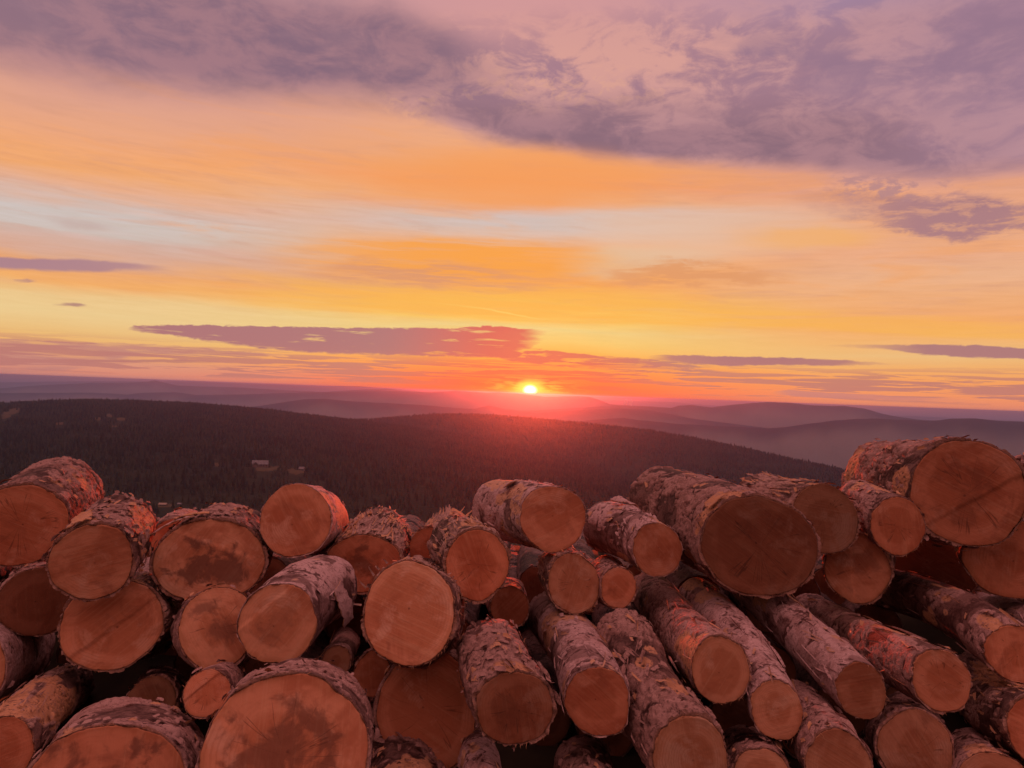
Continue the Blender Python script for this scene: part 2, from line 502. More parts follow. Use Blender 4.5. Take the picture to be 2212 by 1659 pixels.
def attr(gg, name, kind='GEOMETRY'):
    n = gg.new('ShaderNodeAttribute')
    n.attribute_type = kind
    n.attribute_name = name
    return n.outputs['Fac']


# ------------------------------------------------------------------ materials


def bark_material(name, plate, plate2, crev, inner):
    m_, gg, b, out = material(name)
    t = gg.new('ShaderNodeTexCoord').outputs['Object']
    oi = gg.new('ShaderNodeObjectInfo').outputs['Random']
    v = gg.new('ShaderNodeVectorMath')
    v.operation = 'ADD'
    gg.put(v.inputs[0], t)
    gg.put(v.inputs[1], gg.xyz(gg.mul(oi, 37.0), gg.mul(oi, 11.0), gg.mul(oi, 23.0)))
    p = v.outputs[0]
    n1 = gg.noise(p, 9.0, 4, 0.6)
    n2 = gg.noise(p, 60.0, 6, 0.68, 0.5)
    n3 = gg.noise(p, 190.0, 5, 0.6)
    hgt, peel, tint = attr(gg, 'height'), attr(gg, 'peel'), attr(gg, 'tint')
    col = gg.mix(gg.ss(gg.add(n1, gg.mul(tint, 0.25)), 0.42, 0.72), plate, plate2)
    col = gg.mix(gg.ss(n2, 0.50, 0.64), col, tuple(x * 0.62 for x in plate))
    col = gg.mix(gg.mul(gg.ss(n3, 0.54, 0.68), 0.55), col, tuple(min(0.8, x * 1.55) for x in plate2))
    col = gg.mix(gg.mul(attr(gg, 'flaked'), 0.8), col, gg.mix(gg.ss(n2, 0.40, 0.6), tuple(0.65 * x + 0.35 * y for x, y in zip(crev, plate)), tuple(0.35 * x + 0.6 * y for x, y in zip(crev, plate))))
    col = gg.mix(gg.ss(gg.add(hgt, gg.mul(gg.sub(n2, 0.5), 0.35)), 0.34, 0.06), col, crev)
    col = gg.mix(gg.mul(peel, gg.ss(n2, 0.36, 0.5)), col, inner)
    gg.put(b.inputs['Base Color'], col)
    b.inputs['Roughness'].default_value = 0.8
    b.inputs['Specular IOR Level'].default_value = 0.25
    bp = gg.new('ShaderNodeBump')
    bp.inputs['Strength'].default_value = 0.9
    bp.inputs['Distance'].default_value = 0.006
    gg.put(bp.inputs['Height'], gg.add(gg.mul(n2, 1.0), gg.mul(n3, 0.45)))
    gg.put(b.inputs['Normal'], bp.outputs[0])
    return m_


BARK = {
    'pine': bark_material('scaly_pine_bark', (0.265, 0.122, 0.100), (0.385, 0.200, 0.172), (0.070, 0.022, 0.017), (0.52, 0.23, 0.12)),
    'rough': bark_material('rough_plated_bark', (0.22, 0.097, 0.078), (0.335, 0.168, 0.140), (0.055, 0.018, 0.014), (0.48, 0.21, 0.11)),
    'pale': bark_material('pale_papery_bark', (0.335, 0.17, 0.150), (0.47, 0.270, 0.250), (0.095, 0.034, 0.028), (0.50, 0.24, 0.14)),
    'fibre': bark_material('fibrous_torn_bark', (0.23, 0.105, 0.085), (0.38, 0.20, 0.16), (0.062, 0.021, 0.016), (0.50, 0.22, 0.11)),
    'dark': bark_material('gap_shade_bark', (0.10, 0.048, 0.042), (0.17, 0.090, 0.080), (0.02, 0.009, 0.008), (0.12, 0.05, 0.03)),  # dark tones stand in for the shade inside the pile
}


def wood_material():
    m_, gg, b, out = material('sawn_pine_wood')
    t = gg.new('ShaderNodeTexCoord').outputs['Object']
    oi = gg.new('ShaderNodeObjectInfo').outputs['Random']
    s = gg.new('ShaderNodeSeparateXYZ')
    gg.put(s.inputs[0], t)
    x, y = s.outputs[0], s.outputs[1]
    off = gg.xyz(gg.mul(oi, 31.0), gg.mul(oi, 17.0), gg.mul(oi, 53.0))
    v = gg.new('ShaderNodeVectorMath')
    v.operation = 'ADD'
    gg.put(v.inputs[0], t)
    gg.put(v.inputs[1], off)
    p = v.outputs[0]
    rad = attr(gg, 'rad')                                   # 0 at the pith, 1 at the rim
    heart, stain, tone = attr(gg, 'heart', 'OBJECT'), attr(gg, 'stain', 'OBJECT'), attr(gg, 'tone', 'OBJECT')
    n1 = gg.noise(p, 5.0, 4, 0.55)
    n2 = gg.noise(p, 22.0, 5, 0.6)
    n3 = gg.noise(p, 140.0, 4, 0.6)
    rr = gg.add(rad, gg.mul(gg.sub(n1, 0.5), 0.55))
    sap, core = (0.57, 0.235, 0.128), (0.46, 0.165, 0.080)
    col = gg.mix(gg.ss(gg.sub(rr, heart), 0.09, -0.06), sap, core)
    col = gg.mix(gg.mul(gg.ss(rr, 0.86, 1.02), 0.5), col, (0.34, 0.125, 0.05))
    # weathering: broad reddish and greyed patches
    n4 = gg.noise(p, 3.6, 5, 0.6, 0.5)
    n5 = gg.noise(p, 6.5, 6, 0.65, 0.3)
    col = gg.mix(gg.mul(gg.ss(n4, 0.48, 0.62), 0.75), col, (0.36, 0.11, 0.05))
    n6 = gg.noise(p, 7.5, 6, 0.6, 0.8)
    col = gg.mix(gg.mul(gg.ss(n6, 0.55, 0.72), 0.6), col, (0.26, 0.085, 0.045))
    col = gg.mix(gg.mul(gg.ss(n5, 0.52, 0.66), 0.65), col, (0.62, 0.33, 0.22))
    # growth rings
    ring = gg.m('SINE', gg.mul(gg.add(gg.m('POWER', rad, 0.82), gg.add(gg.mul(gg.sub(n1, 0.5), 0.16), gg.mul(gg.noise(gg.xyz(gg.mul(rad, 9.0), gg.mul(oi, 50.0), 0.0), 1.0, 3, 0.6), 0.12))), 100.0))
    col = gg.mix(gg.mul(gg.mul(gg.ss(ring, 0.0, 0.95), gg.ss(gg.noise(p, 6.5, 3, 0.5), 0.35, 0.65)), 0.30), col, (0.36, 0.13, 0.06))
    # chain-saw scoring: straight lines all across the face at the angle of the cut
    ang = gg.mul(oi, 6.28)
    lx = gg.add(gg.mul(x, gg.m('COSINE', ang)), gg.mul(y, gg.m('SINE', ang)))
    ly = gg.sub(gg.mul(y, gg.m('COSINE', ang)), gg.mul(x, gg.m('SINE', ang)))
    sc = gg.noise(gg.xyz(gg.mul(lx, 5.0), gg.mul(ly, 130.0), gg.mul(oi, 77.0)), 1.0, 4, 0.6)
    sb = gg.noise(gg.xyz(gg.mul(lx, 3.0), gg.mul(ly, 24.0), gg.mul(oi, 27.0)), 1.0, 3, 0.5)
    col = gg.mix(gg.mul(gg.ss(sc, 0.50, 0.72), 0.28), col, (0.62, 0.33, 0.19))
    col = gg.mix(gg.mul(gg.ss(sb, 0.55, 0.75), 0.35), col, (0.60, 0.31, 0.18))
    col = gg.mix(gg.mul(gg.ss(n2, 0.53, 0.70), 0.32), col, (0.33, 0.12, 0.052))
    # drying cracks running out from the pith on some of the ends
    th = gg.m('ARCTAN2', y, x)
    cr = gg.noise(gg.xyz(gg.m('COSINE', th), gg.m('SINE', th), gg.add(gg.mul(oi, 91.0), gg.mul(rad, 0.12))), 1.6, 3, 0.5)
    ck = gg.ss(gg.m('ABSOLUTE', gg.sub(cr, 0.5)), 0.007, 0.002)
    ck = gg.mul(ck, gg.mul(gg.ss(rad, 0.04, 0.15), gg.ss(rad, gg.add(0.35, gg.mul(oi, 0.5)), gg.add(0.30, gg.mul(oi, 0.45)))))
    col = gg.mix(gg.mul(gg.mul(ck, gg.ss(oi, 0.6, 0.7)), 0.55), col, (0.10, 0.035, 0.02))
    col = gg.mix(gg.mul(gg.ss(rad, 0.035, 0.012), 0.8), col, (0.16, 0.055, 0.03))
    # resin and blue-stain blotches near the middle
    bl = gg.ss(gg.add(gg.noise(p, 9.0, 5, 0.62, 0.4), gg.mul(gg.sub(0.62, rad), 0.30)), 0.50, 0.64)
    col = gg.mix(gg.mul(gg.mul(bl, stain), 0.85), col, (0.115, 0.042, 0.028))
    col = gg.mix(gg.m('FRACT', gg.mul(oi, 7.31)), col, gg.mix(1.0, col, (1.0, 0.74, 0.66, 1), 'MULTIPLY'))
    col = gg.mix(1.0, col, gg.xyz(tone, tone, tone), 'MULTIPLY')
    gg.put(b.inputs['Base Color'], col)
    b.inputs['Roughness'].default_value = 0.75
    b.inputs['Specular IOR Level'].default_value = 0.2
    bp = gg.new('ShaderNodeBump')
    bp.inputs['Strength'].default_value = 0.6
    bp.inputs['Distance'].default_value = 0.002
    gg.put(bp.inputs['Height'], gg.add(gg.mul(sc, 0.9), gg.add(gg.mul(n3, 0.4), gg.mul(sb, 0.6))))
    gg.put(b.inputs['Normal'], bp.outputs[0])
    return m_


WOOD = wood_material()


def plain(name, col, rough=0.8, col2=None, scale=8.0):
    m_, gg, b, out = material(name)
    t = gg.new('ShaderNodeTexCoord').outputs['Object']
    n = gg.noise(t, scale, 5, 0.6)
    gg.put(b.inputs['Base Color'], gg.mix(gg.ss(n, 0.4, 0.62), col, col2 or tuple(x * 0.7 for x in col)))
    b.inputs['Roughness'].default_value = rough
    b.inputs['Specular IOR Level'].default_value = 0.2
    return m_


# ------------------------------------------------------------------ terrain
ZB = -1500.0


def crest(pts):
    a = np.array([azel(u, v) for u, v in pts])
    o = np.argsort(a[:, 0])
    return a[o, 0], a[o, 1]


def hill_material(name, dark, mid, s1=0.004, s2=0.03, field_or_haze=((0.15, 0.10, 0.055), (0.08, 0.058, 0.035))):
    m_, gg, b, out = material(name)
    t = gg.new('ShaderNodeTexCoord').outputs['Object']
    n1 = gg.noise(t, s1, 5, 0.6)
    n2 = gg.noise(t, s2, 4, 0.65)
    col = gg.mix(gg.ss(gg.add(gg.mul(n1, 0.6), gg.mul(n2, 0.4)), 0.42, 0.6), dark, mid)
    col = gg.mix(attr(gg, 'clearing'), col, gg.mix(n2, *field_or_haze))
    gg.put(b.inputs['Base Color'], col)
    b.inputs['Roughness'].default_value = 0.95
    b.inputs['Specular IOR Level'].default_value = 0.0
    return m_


def ridge(name, pts, D, w, mat, a0=-50, a1=50, nc=500, nr=36, back=0.7, zb=ZB, rough=0.004, seed=0.0):
    """a range of hills whose crest runs along the given skyline at distance D"""
    ca, ce = crest(pts)
    A = np.linspace(a0, a1, nc)
    e = np.interp(A, ca, ce)
    Dv = np.interp(A, *D) if isinstance(D, tuple) else np.full(nc, float(D))
    P = np.stack([A * 0.35 + seed, A * 0 + seed, A * 0], 1)
    Dv = Dv * (1 + 0.04 * fbm(P, 3))
    zc = CAM_Z + np.tan(np.radians(e)) * Dv + Dv * rough * 0.25 * fbm(P * 6, 4)
    s = np.concatenate([np.linspace(-1, 0, nr), np.linspace(0, back, nr // 2)[1:]])
    V = np.zeros((len(s), nc, 3))
    haze_mix = np.zeros((len(s), nc))
    for k, sk in enumerate(s):
        rr = Dv + w * sk
        fall = 0.5 - 0.5 * np.cos(np.pi * min(1, abs(sk)))
        fall = 0.55 * fall + 0.45 * abs(sk)
        z = zc + (zb - zc) * fall
        lump = fbm(np.stack([A * 0.5 + seed, rr / (w * 0.35), A * 0 + seed], 1), 4) * w * 0.035 * min(1, abs(sk) * 2.5) * (1 - abs(sk) * 0.6)
        V[k] = np.stack([np.sin(np.radians(A)) * rr, np.cos(np.radians(A)) * rr, z + lump], 1)
        # dark woods along the tops, valley haze painted as paler lower slopes
        haze_mix[k] = sstep(abs(sk) + 0.05 * fbm(np.stack([A * 0.8 + seed, A * 0 + sk * 6, A * 0 + seed * 3], 1), 3), 0.05, 0.26)
    o = mesh_obj(name, V.reshape(-1, 3), grid_faces(len(s), nc), mat, attrs={'clearing': haze_mix.ravel()})  # on these ridges clearing carries the painted haze
    o['kind'] = 'structure'
    return o


M_FAR = hill_material('distant_wooded_slopes', (0.016, 0.017, 0.014), (0.026, 0.026, 0.020), field_or_haze=((0.21, 0.17, 0.13), (0.13, 0.11, 0.085)))  # the pale pair imitates haze low on the slopes
M_NEAR = hill_material('wooded_slope', (0.020, 0.020, 0.013), (0.032, 0.031, 0.020), 0.006, 0.05, field_or_haze=((0.11, 0.075, 0.042), (0.06, 0.044, 0.027)))

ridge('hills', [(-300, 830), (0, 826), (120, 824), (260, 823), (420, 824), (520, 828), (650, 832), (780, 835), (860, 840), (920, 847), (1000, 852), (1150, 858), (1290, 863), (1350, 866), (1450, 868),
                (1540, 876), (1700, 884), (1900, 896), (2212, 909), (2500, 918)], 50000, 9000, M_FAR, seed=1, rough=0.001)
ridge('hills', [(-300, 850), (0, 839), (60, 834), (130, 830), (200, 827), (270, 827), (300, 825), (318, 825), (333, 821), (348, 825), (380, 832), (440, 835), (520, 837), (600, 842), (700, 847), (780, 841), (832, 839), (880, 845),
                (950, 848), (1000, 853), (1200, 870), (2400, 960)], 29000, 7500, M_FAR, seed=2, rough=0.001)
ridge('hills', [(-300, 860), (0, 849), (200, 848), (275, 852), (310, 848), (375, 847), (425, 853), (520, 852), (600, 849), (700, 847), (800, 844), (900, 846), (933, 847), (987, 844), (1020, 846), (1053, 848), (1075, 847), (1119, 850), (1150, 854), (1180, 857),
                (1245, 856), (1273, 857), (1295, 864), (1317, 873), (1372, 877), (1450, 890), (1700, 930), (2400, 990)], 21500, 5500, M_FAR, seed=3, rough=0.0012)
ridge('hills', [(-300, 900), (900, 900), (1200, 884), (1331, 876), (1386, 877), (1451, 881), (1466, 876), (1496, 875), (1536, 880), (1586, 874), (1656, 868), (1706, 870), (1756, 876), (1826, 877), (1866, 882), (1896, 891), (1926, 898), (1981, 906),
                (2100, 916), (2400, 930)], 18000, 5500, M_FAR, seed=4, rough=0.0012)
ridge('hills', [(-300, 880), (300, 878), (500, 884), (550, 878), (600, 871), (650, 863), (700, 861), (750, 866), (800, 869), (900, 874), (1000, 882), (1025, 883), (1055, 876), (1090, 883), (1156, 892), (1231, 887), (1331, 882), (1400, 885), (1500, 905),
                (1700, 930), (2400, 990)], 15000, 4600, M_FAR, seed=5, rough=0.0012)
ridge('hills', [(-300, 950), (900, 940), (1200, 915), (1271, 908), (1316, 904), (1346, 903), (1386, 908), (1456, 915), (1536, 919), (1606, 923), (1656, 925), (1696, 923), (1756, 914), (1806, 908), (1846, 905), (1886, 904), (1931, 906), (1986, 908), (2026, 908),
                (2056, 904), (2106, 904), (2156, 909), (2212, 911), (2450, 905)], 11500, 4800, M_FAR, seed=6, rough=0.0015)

CLEAR = [(20, 893, 30, 7, -0.42), (238, 898, 8, 3.5, 0), (212, 905, 7, 3, 0), (262, 905, 12, 3, 0), (130, 915, 14, 3, 0), (247, 921, 8, 2.5, 0),
         (575, 1011, 30, 7, 0.0), (640, 1018, 18, 6, 0.0), (468, 1004, 10, 4, 0.2), (360, 1092, 26, 4, 0.0)]


def in_clear(u, v, grow=1.0):
    o = np.zeros(np.shape(u))
    for cu, cv, a, b, t in CLEAR:
        du, dv = u - cu, v - cv
        x_ = du * math.cos(t) + dv * math.sin(t)
        y_ = -du * math.sin(t) + dv * math.cos(t)
        d = (x_ / (a * grow)) ** 2 + (y_ / (b * grow)) ** 2 + 1.3 * fbm(np.stack([np.ravel(u) / 9.0, np.ravel(v) / 4.0, np.ravel(u) * 0], 1), 3).reshape(np.shape(u))
        o = np.maximum(o, sstep(-d, -1.25, -0.6))
    return o


class Slope:
    """a wooded slope rising away from the viewer to a crest"""

    def __init__(self, pts, D, r0, z0, a0, a1, seed):
        self.ca, self.ce = crest(pts)
        self.D, self.r0, self.z0, self.a0, self.a1, self.seed = D, r0, z0, a0, a1, seed

    def dist(self, A):
        return np.interp(A, *self.D)

    def z(self, A, r):
        D = self.dist(A)
        zc = CAM_Z + np.tan(np.radians(np.interp(A, self.ca, self.ce))) * D - 14.0
        t = (r - self.r0) / (D - self.r0)
        up = self.z0 + (zc - self.z0) * np.clip(t, 0, 1) ** 1.05
        dn = zc - (zc - ZB) * np.clip((t - 1) / 0.8, 0, 1) ** 1.3
        zz = np.where(t <= 1, up, dn)
        P = np.stack([np.sin(np.radians(A)) * r / 420 + self.seed, np.cos(np.radians(A)) * r / 420, A * 0], 1)
        return zz + fbm(P, 4) * 9.0 * np.clip(1 - t, 0, 0.5) * 2

    def build(self, name, nc, nr):
        A = np.linspace(self.a0, self.a1, nc)
        D = self.dist(A)
        t = np.concatenate([np.linspace(0, 1, nr), np.linspace(1, 1.8, 16)[1:]])
        V = []
        for tk in t:
            rr = self.r0 + (D - self.r0) * tk
            V.append(np.stack([np.sin(np.radians(A)) * rr, np.cos(np.radians(A)) * rr, self.z(A, rr)], 1))
        V = np.array(V).reshape(-1, 3)
        u, v = proj(V)
        o = mesh_obj(name, V, grid_faces(len(t), nc), M_NEAR, attrs={'clearing': in_clear(u, v)})
        o['kind'] = 'structure'
        return o


H_LEFT = Slope([(-500, 900), (-200, 880), (0, 869), (100, 864), (200, 861), (300, 864), (420, 869), (560, 881), (700, 898), (800, 909), (900, 922), (1100, 950), (1300, 990), (1500, 1050), (1800, 1150), (2400, 1300)],
               ([-60, -33, -5, 20, 60], [4100, 4100, 4500, 4200, 3000]), 850, -235, -50, 14, 1.0)
H_CENT = Slope([(300, 960), (600, 918), (720, 905), (800, 903), (860, 898), (940, 892), (1010, 892), (1060, 894), (1150, 901), (1280, 913), (1400, 926), (1500, 943), (1600, 963), (1700, 986), (1800, 1006), (1900, 1031), (2000, 1062), (2212, 1130), (2500, 1230)],
               ([-60, -10, 0, 20, 60], [5400, 5400, 5400, 4200, 3200]), 1900, -455, -22, 50, 5.0)
H_LEFT.build('hill', 640, 220)
H_CENT.build('hill', 640, 160)

# the hilltop the pile stands on, falling away behind it, then the valley floor out to the horizon
A = np.linspace(-180, 180, 181)
rs = np.array([0.0, 1, 2, 3, 4, 4.4, 4.9, 5.4, 6.2, 7, 8, 10, 14, 20, 40, 80, 160, 320, 600, 900, 1400, 2000, 3000, 6000, 12000, 30000, 58000])
zs = np.array([0, 0, 0, 0, 0, 0, 0, -0.05, -0.25, -0.5, -1.0, -1.9, -3.6, -6, -12, -23, -44, -86, -160, -240, -400, -470, -700, -1300, -1501, -1501, -1501])
V = []
for r_, z_ in zip(rs, zs):
    P = np.stack([np.sin(np.radians(A)) * r_, np.cos(np.radians(A)) * r_, A * 0], 1)
    bank = sstep(-np.abs(A), -75, -60) * float(np.interp(r_, [4.3, 4.9, 5.4, 6.2, 7.5], [0, 0.48, 0.52, 0.3, 0]))  # unseen bank added behind the pile to stop sun leaking through it
    V.append(np.stack([P[:, 0], P[:, 1], z_ + bank + fbm(P * 0.9 + 3, 3) * 0.05 * min(1, r_)], 1))
M_GROUND = plain('soil_with_needles', (0.03, 0.02, 0.013), 0.95, (0.05, 0.033, 0.02), 3.0)
o = mesh_obj('ground', np.array(V).reshape(-1, 3), grid_faces(len(rs), len(A)), M_GROUND)
o['kind'] = 'structure'

# ------------------------------------------------------------------ forest
def forest():
    M_TREE, gg, b, out = material('spruce_needles')
    t = gg.new('ShaderNodeTexCoord').outputs['Object']
    n = gg.noise(t, 0.006, 6, 0.65)
    tint = attr(gg, 'tint')
    col = gg.mix(gg.ss(gg.add(gg.mul(n, 0.75), gg.mul(tint, 0.25)), 0.38, 0.62), (0.020, 0.021, 0.013), (0.046, 0.045, 0.028))
    gg.put(b.inputs['Base Color'], col)
    b.inputs['Roughness'].default_value = 0.95
    b.inputs['Specular IOR Level'].default_value = 0.0
    rng = np.random.default_rng(3)
    pts = []
    for hs_, n_, rmax in ((H_LEFT, 42000, 1.03), (H_CENT, 24000, 1.03)):
        A = rng.uniform(hs_.a0 + 8, hs_.a1 - 4, n_)
        D = hs_.dist(A)
        lo = np.maximum(1000.0, hs_.r0)
        r_ = lo + (D * rmax - lo) * np.sqrt(rng.uniform(0.0, 1, n_))
        # a closer set along the crest so the skyline reads as tree tops
        k = n_ // 6
        r_[:k] = D[:k] * rng.uniform(0.985, 1.012, k)
        z = hs_.z(A, r_)
        pts.append(np.stack([np.sin(np.radians(A)) * r_, np.cos(np.radians(A)) * r_, z], 1))
    P = np.concatenate(pts)
    h = rng.uniform(12, 19, len(P)) * (1 + 0.35 * (rng.random(len(P)) < 0.08))
    keep = np.ones(len(P), bool)
    for f_ in (0.0, 0.5, 1.0):
        Q = P.copy()
        Q[:, 2] += h * f_
        u, v = proj(Q)
        keep &= (in_clear(u, v) < 0.35) | (rng.random(len(P)) < 0.06)
    keep &= fbm(P / 160.0 + 9, 3) > -0.6
    P, h = P[keep], h[keep]
    n_ = len(P)
    w = h * rng.uniform(0.17, 0.27, n_)
    ns = 5
    ang = np.linspace(0, 2 * np.pi, ns, endpoint=False)
    # two stacked skirts of boughs and a tip
    levels = [(0.10, 1.0), (0.52, 0.42), (0.48, 0.72), (1.0, 0.02)]
    V = np.zeros((n_, len(levels) * ns, 3))
    for li, (lz, lw) in enumerate(levels):
        jit = rng.uniform(0.7, 1.3, (n_, ns))
        V[:, li * ns:(li + 1) * ns, 0] = P[:, :1] + np.cos(ang + li) * w[:, None] * lw * jit
        V[:, li * ns:(li + 1) * ns, 1] = P[:, 1:2] + np.sin(ang + li) * w[:, None] * lw * jit
        V[:, li * ns:(li + 1) * ns, 2] = P[:, 2:3] - 1.0 + h[:, None] * (lz + 0.05 * rng.uniform(-1, 1, (n_, ns)) * (lz < 0.9))
    f = []
    for pair in ((0, 1), (2, 3)):
        for j in range(ns):
            f.append([pair[0] * ns + j, pair[0] * ns + (j + 1) % ns, pair[1] * ns + (j + 1) % ns, pair[1] * ns + j])
    f = np.array(f)
    Fc = (f[None] + (np.arange(n_) * len(levels) * ns)[:, None, None]).reshape(-1, 4)
    tv = np.repeat(rng.random(n_), len(levels) * ns)
    o = mesh_obj('forest', V.reshape(-1, 3), Fc, M_TREE, smooth=True, attrs={'tint': tv})
    o['kind'] = 'stuff'
    o['label'] = 'dark spruce forest covering the wooded hills beyond the log pile'
    o['category'] = 'forest'


forest()

# ------------------------------------------------------------------ far houses, tower, steam


def on_slope(u, v, hs_):
    a, e = azel(u, v)
    rr = np.linspace(hs_.r0, float(hs_.dist(np.array([a]))[0]), 4000)
    z = hs_.z(np.full(4000, a), rr)
    k = np.argmax((z - CAM_Z) / rr > math.tan(R(e)))
    return np.array([math.sin(R(a)) * rr[k], math.cos(R(a)) * rr[k], z[k]])


def box(x0, x1, y0, y1, z0, z1):
    v = [(x, y, z) for z in (z0, z1) for y in (y0, y1) for x in (x0, x1)]
    return v, [(0, 2, 3, 1), (4, 5, 7, 6), (0, 1, 5, 4), (2, 6, 7, 3), (0, 4, 6, 2), (1, 3, 7, 5)]


def gable(x0, x1, y0, y1, z0, z1, t=0.4, o=0.8):
    """a pitched roof with its ridge along x, with thickness"""
    ym = (y0 + y1) / 2
    prof = [(y0 - o, z0 - o * 0.5), (ym, z1), (y1 + o, z0 - o * 0.5), (y1 + o, z0 - o * 0.5 - t), (ym, z1 - t), (y0 - o, z0 - o * 0.5 - t)]
    v = [(x, y, z) for x in (x0 - o, x1 + o) for y, z in prof]
    f = [(0, 1, 7, 6), (1, 2, 8, 7), (2, 3, 9, 8), (3, 4, 10, 9), (4, 5, 11, 10), (5, 0, 6, 11), (0, 5, 4, 1), (1, 4, 3, 2), (6, 7, 10, 11), (7, 8, 9, 10)]
    return v, f


def join(*parts):
    V, Fc = [], []
    for v, f in parts:
        k = len(V)
        V += v
        Fc += [tuple(i + k for i in q) for q in f]
    return V, Fc


M_WALL = plain('pale_render', (0.16, 0.12, 0.10), 0.9, (0.12, 0.09, 0.08), 0.3)
M_ROOF = plain('pale_metal_roof', (0.20, 0.165, 0.165), 0.6, (0.14, 0.115, 0.115), 0.3)
M_TIMBER = plain('dark_timber', (0.16, 0.09, 0.05), 0.9)
M_GLASS = plain('dark_window_glass', (0.03, 0.03, 0.035), 0.3)


def house(name, label, cat, u, v, hs_, w, d, h, rh, rz, wing=None, roofm=None, wallm=None, chim=True, group=None):
    p = on_slope(u, v, hs_)
    t = thing(name, label, cat, Matrix.Translation(p) @ Matrix.Rotation(R(rz), 4, 'Z'), group)
    vb = box(-w / 2, w / 2, -d / 2, d / 2, -4, h)
    gb = ([(-w / 2, -d / 2, h), (-w / 2, d / 2, h), (-w / 2, 0, h + rh - 0.45), (w / 2, -d / 2, h), (w / 2, d / 2, h), (w / 2, 0, h + rh - 0.45)], [(0, 1, 2), (3, 5, 4), (0, 2, 5, 3), (1, 4, 5, 2)])
    parts_w, parts_r = [vb, gb], [gable(-w / 2, w / 2, -d / 2, d / 2, h, h + rh)]
    if wing:
        wx, ww, wd, wh, wr = wing
        vv, ff = gable(-wd / 2, wd / 2, -ww / 2, ww / 2, wh, wh + wr)
        parts_r.append(([(wx - y, -d / 2 - 3 + x, z) for x, y, z in vv], ff))
        parts_w.append(box(wx - ww / 2, wx + ww / 2, -d / 2 - 3 - wd / 2, -d / 2 - 3 + wd / 2, -4, wh - 0.05))
    mesh_obj('wall', *join(*parts_w), wallm or M_WALL, t, False)
    r_ = mesh_obj('roof', *join(*parts_r), roofm or M_ROOF, t, False)
    if chim:
        mesh_obj('chimney', *box(w * 0.2, w * 0.2 + 1.2, -0.6, 0.6, h + rh - 2, h + rh + 1.6), M_WALL, r_, False)
    n_ = max(2, int(w / 6))
    for i in range(n_):
        x = -w / 2 + w * (i + 0.5) / n_
        mesh_obj('window', *box(x - 0.9, x + 0.9, -d / 2 - 0.12, -d / 2 + 0.2, h * 0.35, h * 0.75), M_GLASS, t, False)
    return t


house('lodge', 'large mountain lodge with broad pale roof in the forest clearing', 'building', 562, 1008, H_LEFT, 38, 15, 7, 9, 12, wing=(-9, 14, 16, 6, 8))
house('house', 'small pale house at the right end of the forest clearing', 'house', 652, 1016, H_LEFT, 13, 9, 4.5, 4.5, -8)
house('hut', 'low tan shed among the trees just right of the second log', 'hut', 352, 1092, H_LEFT, 12, 6, 2.6, 2.2, 5, roofm=plain('weathered_tan_roof', (0.36, 0.24, 0.18)), chim=False)
house('cabin', 'tiny white cabin right of the tan shed in the trees', 'cabin', 388, 1091, H_LEFT, 6, 4, 2.4, 1.6, -5, chim=False)


def lathe(prof, n=16):
    V, Fc = [], []
    for r_, z in prof:
        V += [(r_ * math.cos(2 * math.pi * k / n), r_ * math.sin(2 * math.pi * k / n), z) for k in range(n)]
    for i in range(len(prof) - 1):
        for k in range(n):
            Fc.append((i * n + k, i * n + (k + 1) % n, (i + 1) * n + (k + 1) % n, (i + 1) * n + k))
    return V, Fc


a_, e_ = azel(333, 820.5)
p = np.array([math.sin(R(a_)) * 28920, math.cos(R(a_)) * 28920, CAM_Z + math.tan(R(e_)) * 28920 - 90])
t = thing('tower', 'tiny pointed tower on the distant peak at the left horizon', 'tower', Matrix.Translation(p))
M_TOWER = plain('grey_concrete', (0.3, 0.3, 0.32))
mesh_obj('base', *lathe([(28, -30), (22, 10), (14, 30), (8, 48), (5, 58), (4, 60)]), M_TOWER, t)
mesh_obj('mast', *lathe([(3.5, 58), (3, 75), (2, 92), (0.3, 100)]), M_TOWER, t)

M_STEAM, gg, b, out = material('steam')
b.inputs['Base Color'].default_value = (0.95, 0.92, 0.90, 1)
b.inputs['Roughness'].default_value = 1.0
b.inputs['Specular IOR Level'].default_value = 0.0
n_ = gg.noise(gg.new('ShaderNodeTexCoord').outputs['Object'], 0.02, 4, 0.6)
gg.put(b.inputs['Alpha'], gg.ss(n_, 0.35, 0.6, 0.55, 0.95))
for k, (u, v) in enumerate(((1351, 877), (1362, 878))):
    a_, e_ = azel(u, v)
    d_ = 26000
    p = np.array([math.sin(R(a_)) * d_, math.cos(R(a_)) * d_, CAM_Z + math.tan(R(e_)) * d_])
    prof = []
    rg = random.Random(k)
    V, Fc = [], []
    n_s = 12
    for i in range(22):
        z = i * 11.0
        rr = (34 + i * 2.2) * (0.8 + 0.4 * rg.random()) * (1 - (i / 22) ** 6)
        ox = math.sin(i * 0.5 + k) * 8 + i * 0.6
        V += [(ox + rr * math.cos(2 * math.pi * j / n_s), rr * math.sin(2 * math.pi * j / n_s), z) for j in range(n_s)]
    for i in range(21):
        for j in range(n_s):
            Fc.append((i * n_s + j, i * n_s + (j + 1) % n_s, (i + 1) * n_s + (j + 1) % n_s, (i + 1) * n_s + j))
    o = mesh_obj('steam_plume', V, Fc, M_STEAM)
    o.matrix_world = Matrix.Translation(p)
    o['label'] = ('pale steam plume nearest the sun on the far plain', 'pale steam plume farther from the sun on the far plain')[k]
    o['category'] = 'steam plume'
    o['group'] = 'steam plumes on the far plain'

# ------------------------------------------------------------------ the logs
# label, front face (u, v, rx, ry), rear end (u, v, r), depth offset, least depth length, bark, heart, stain, tone, step
LOGS = []


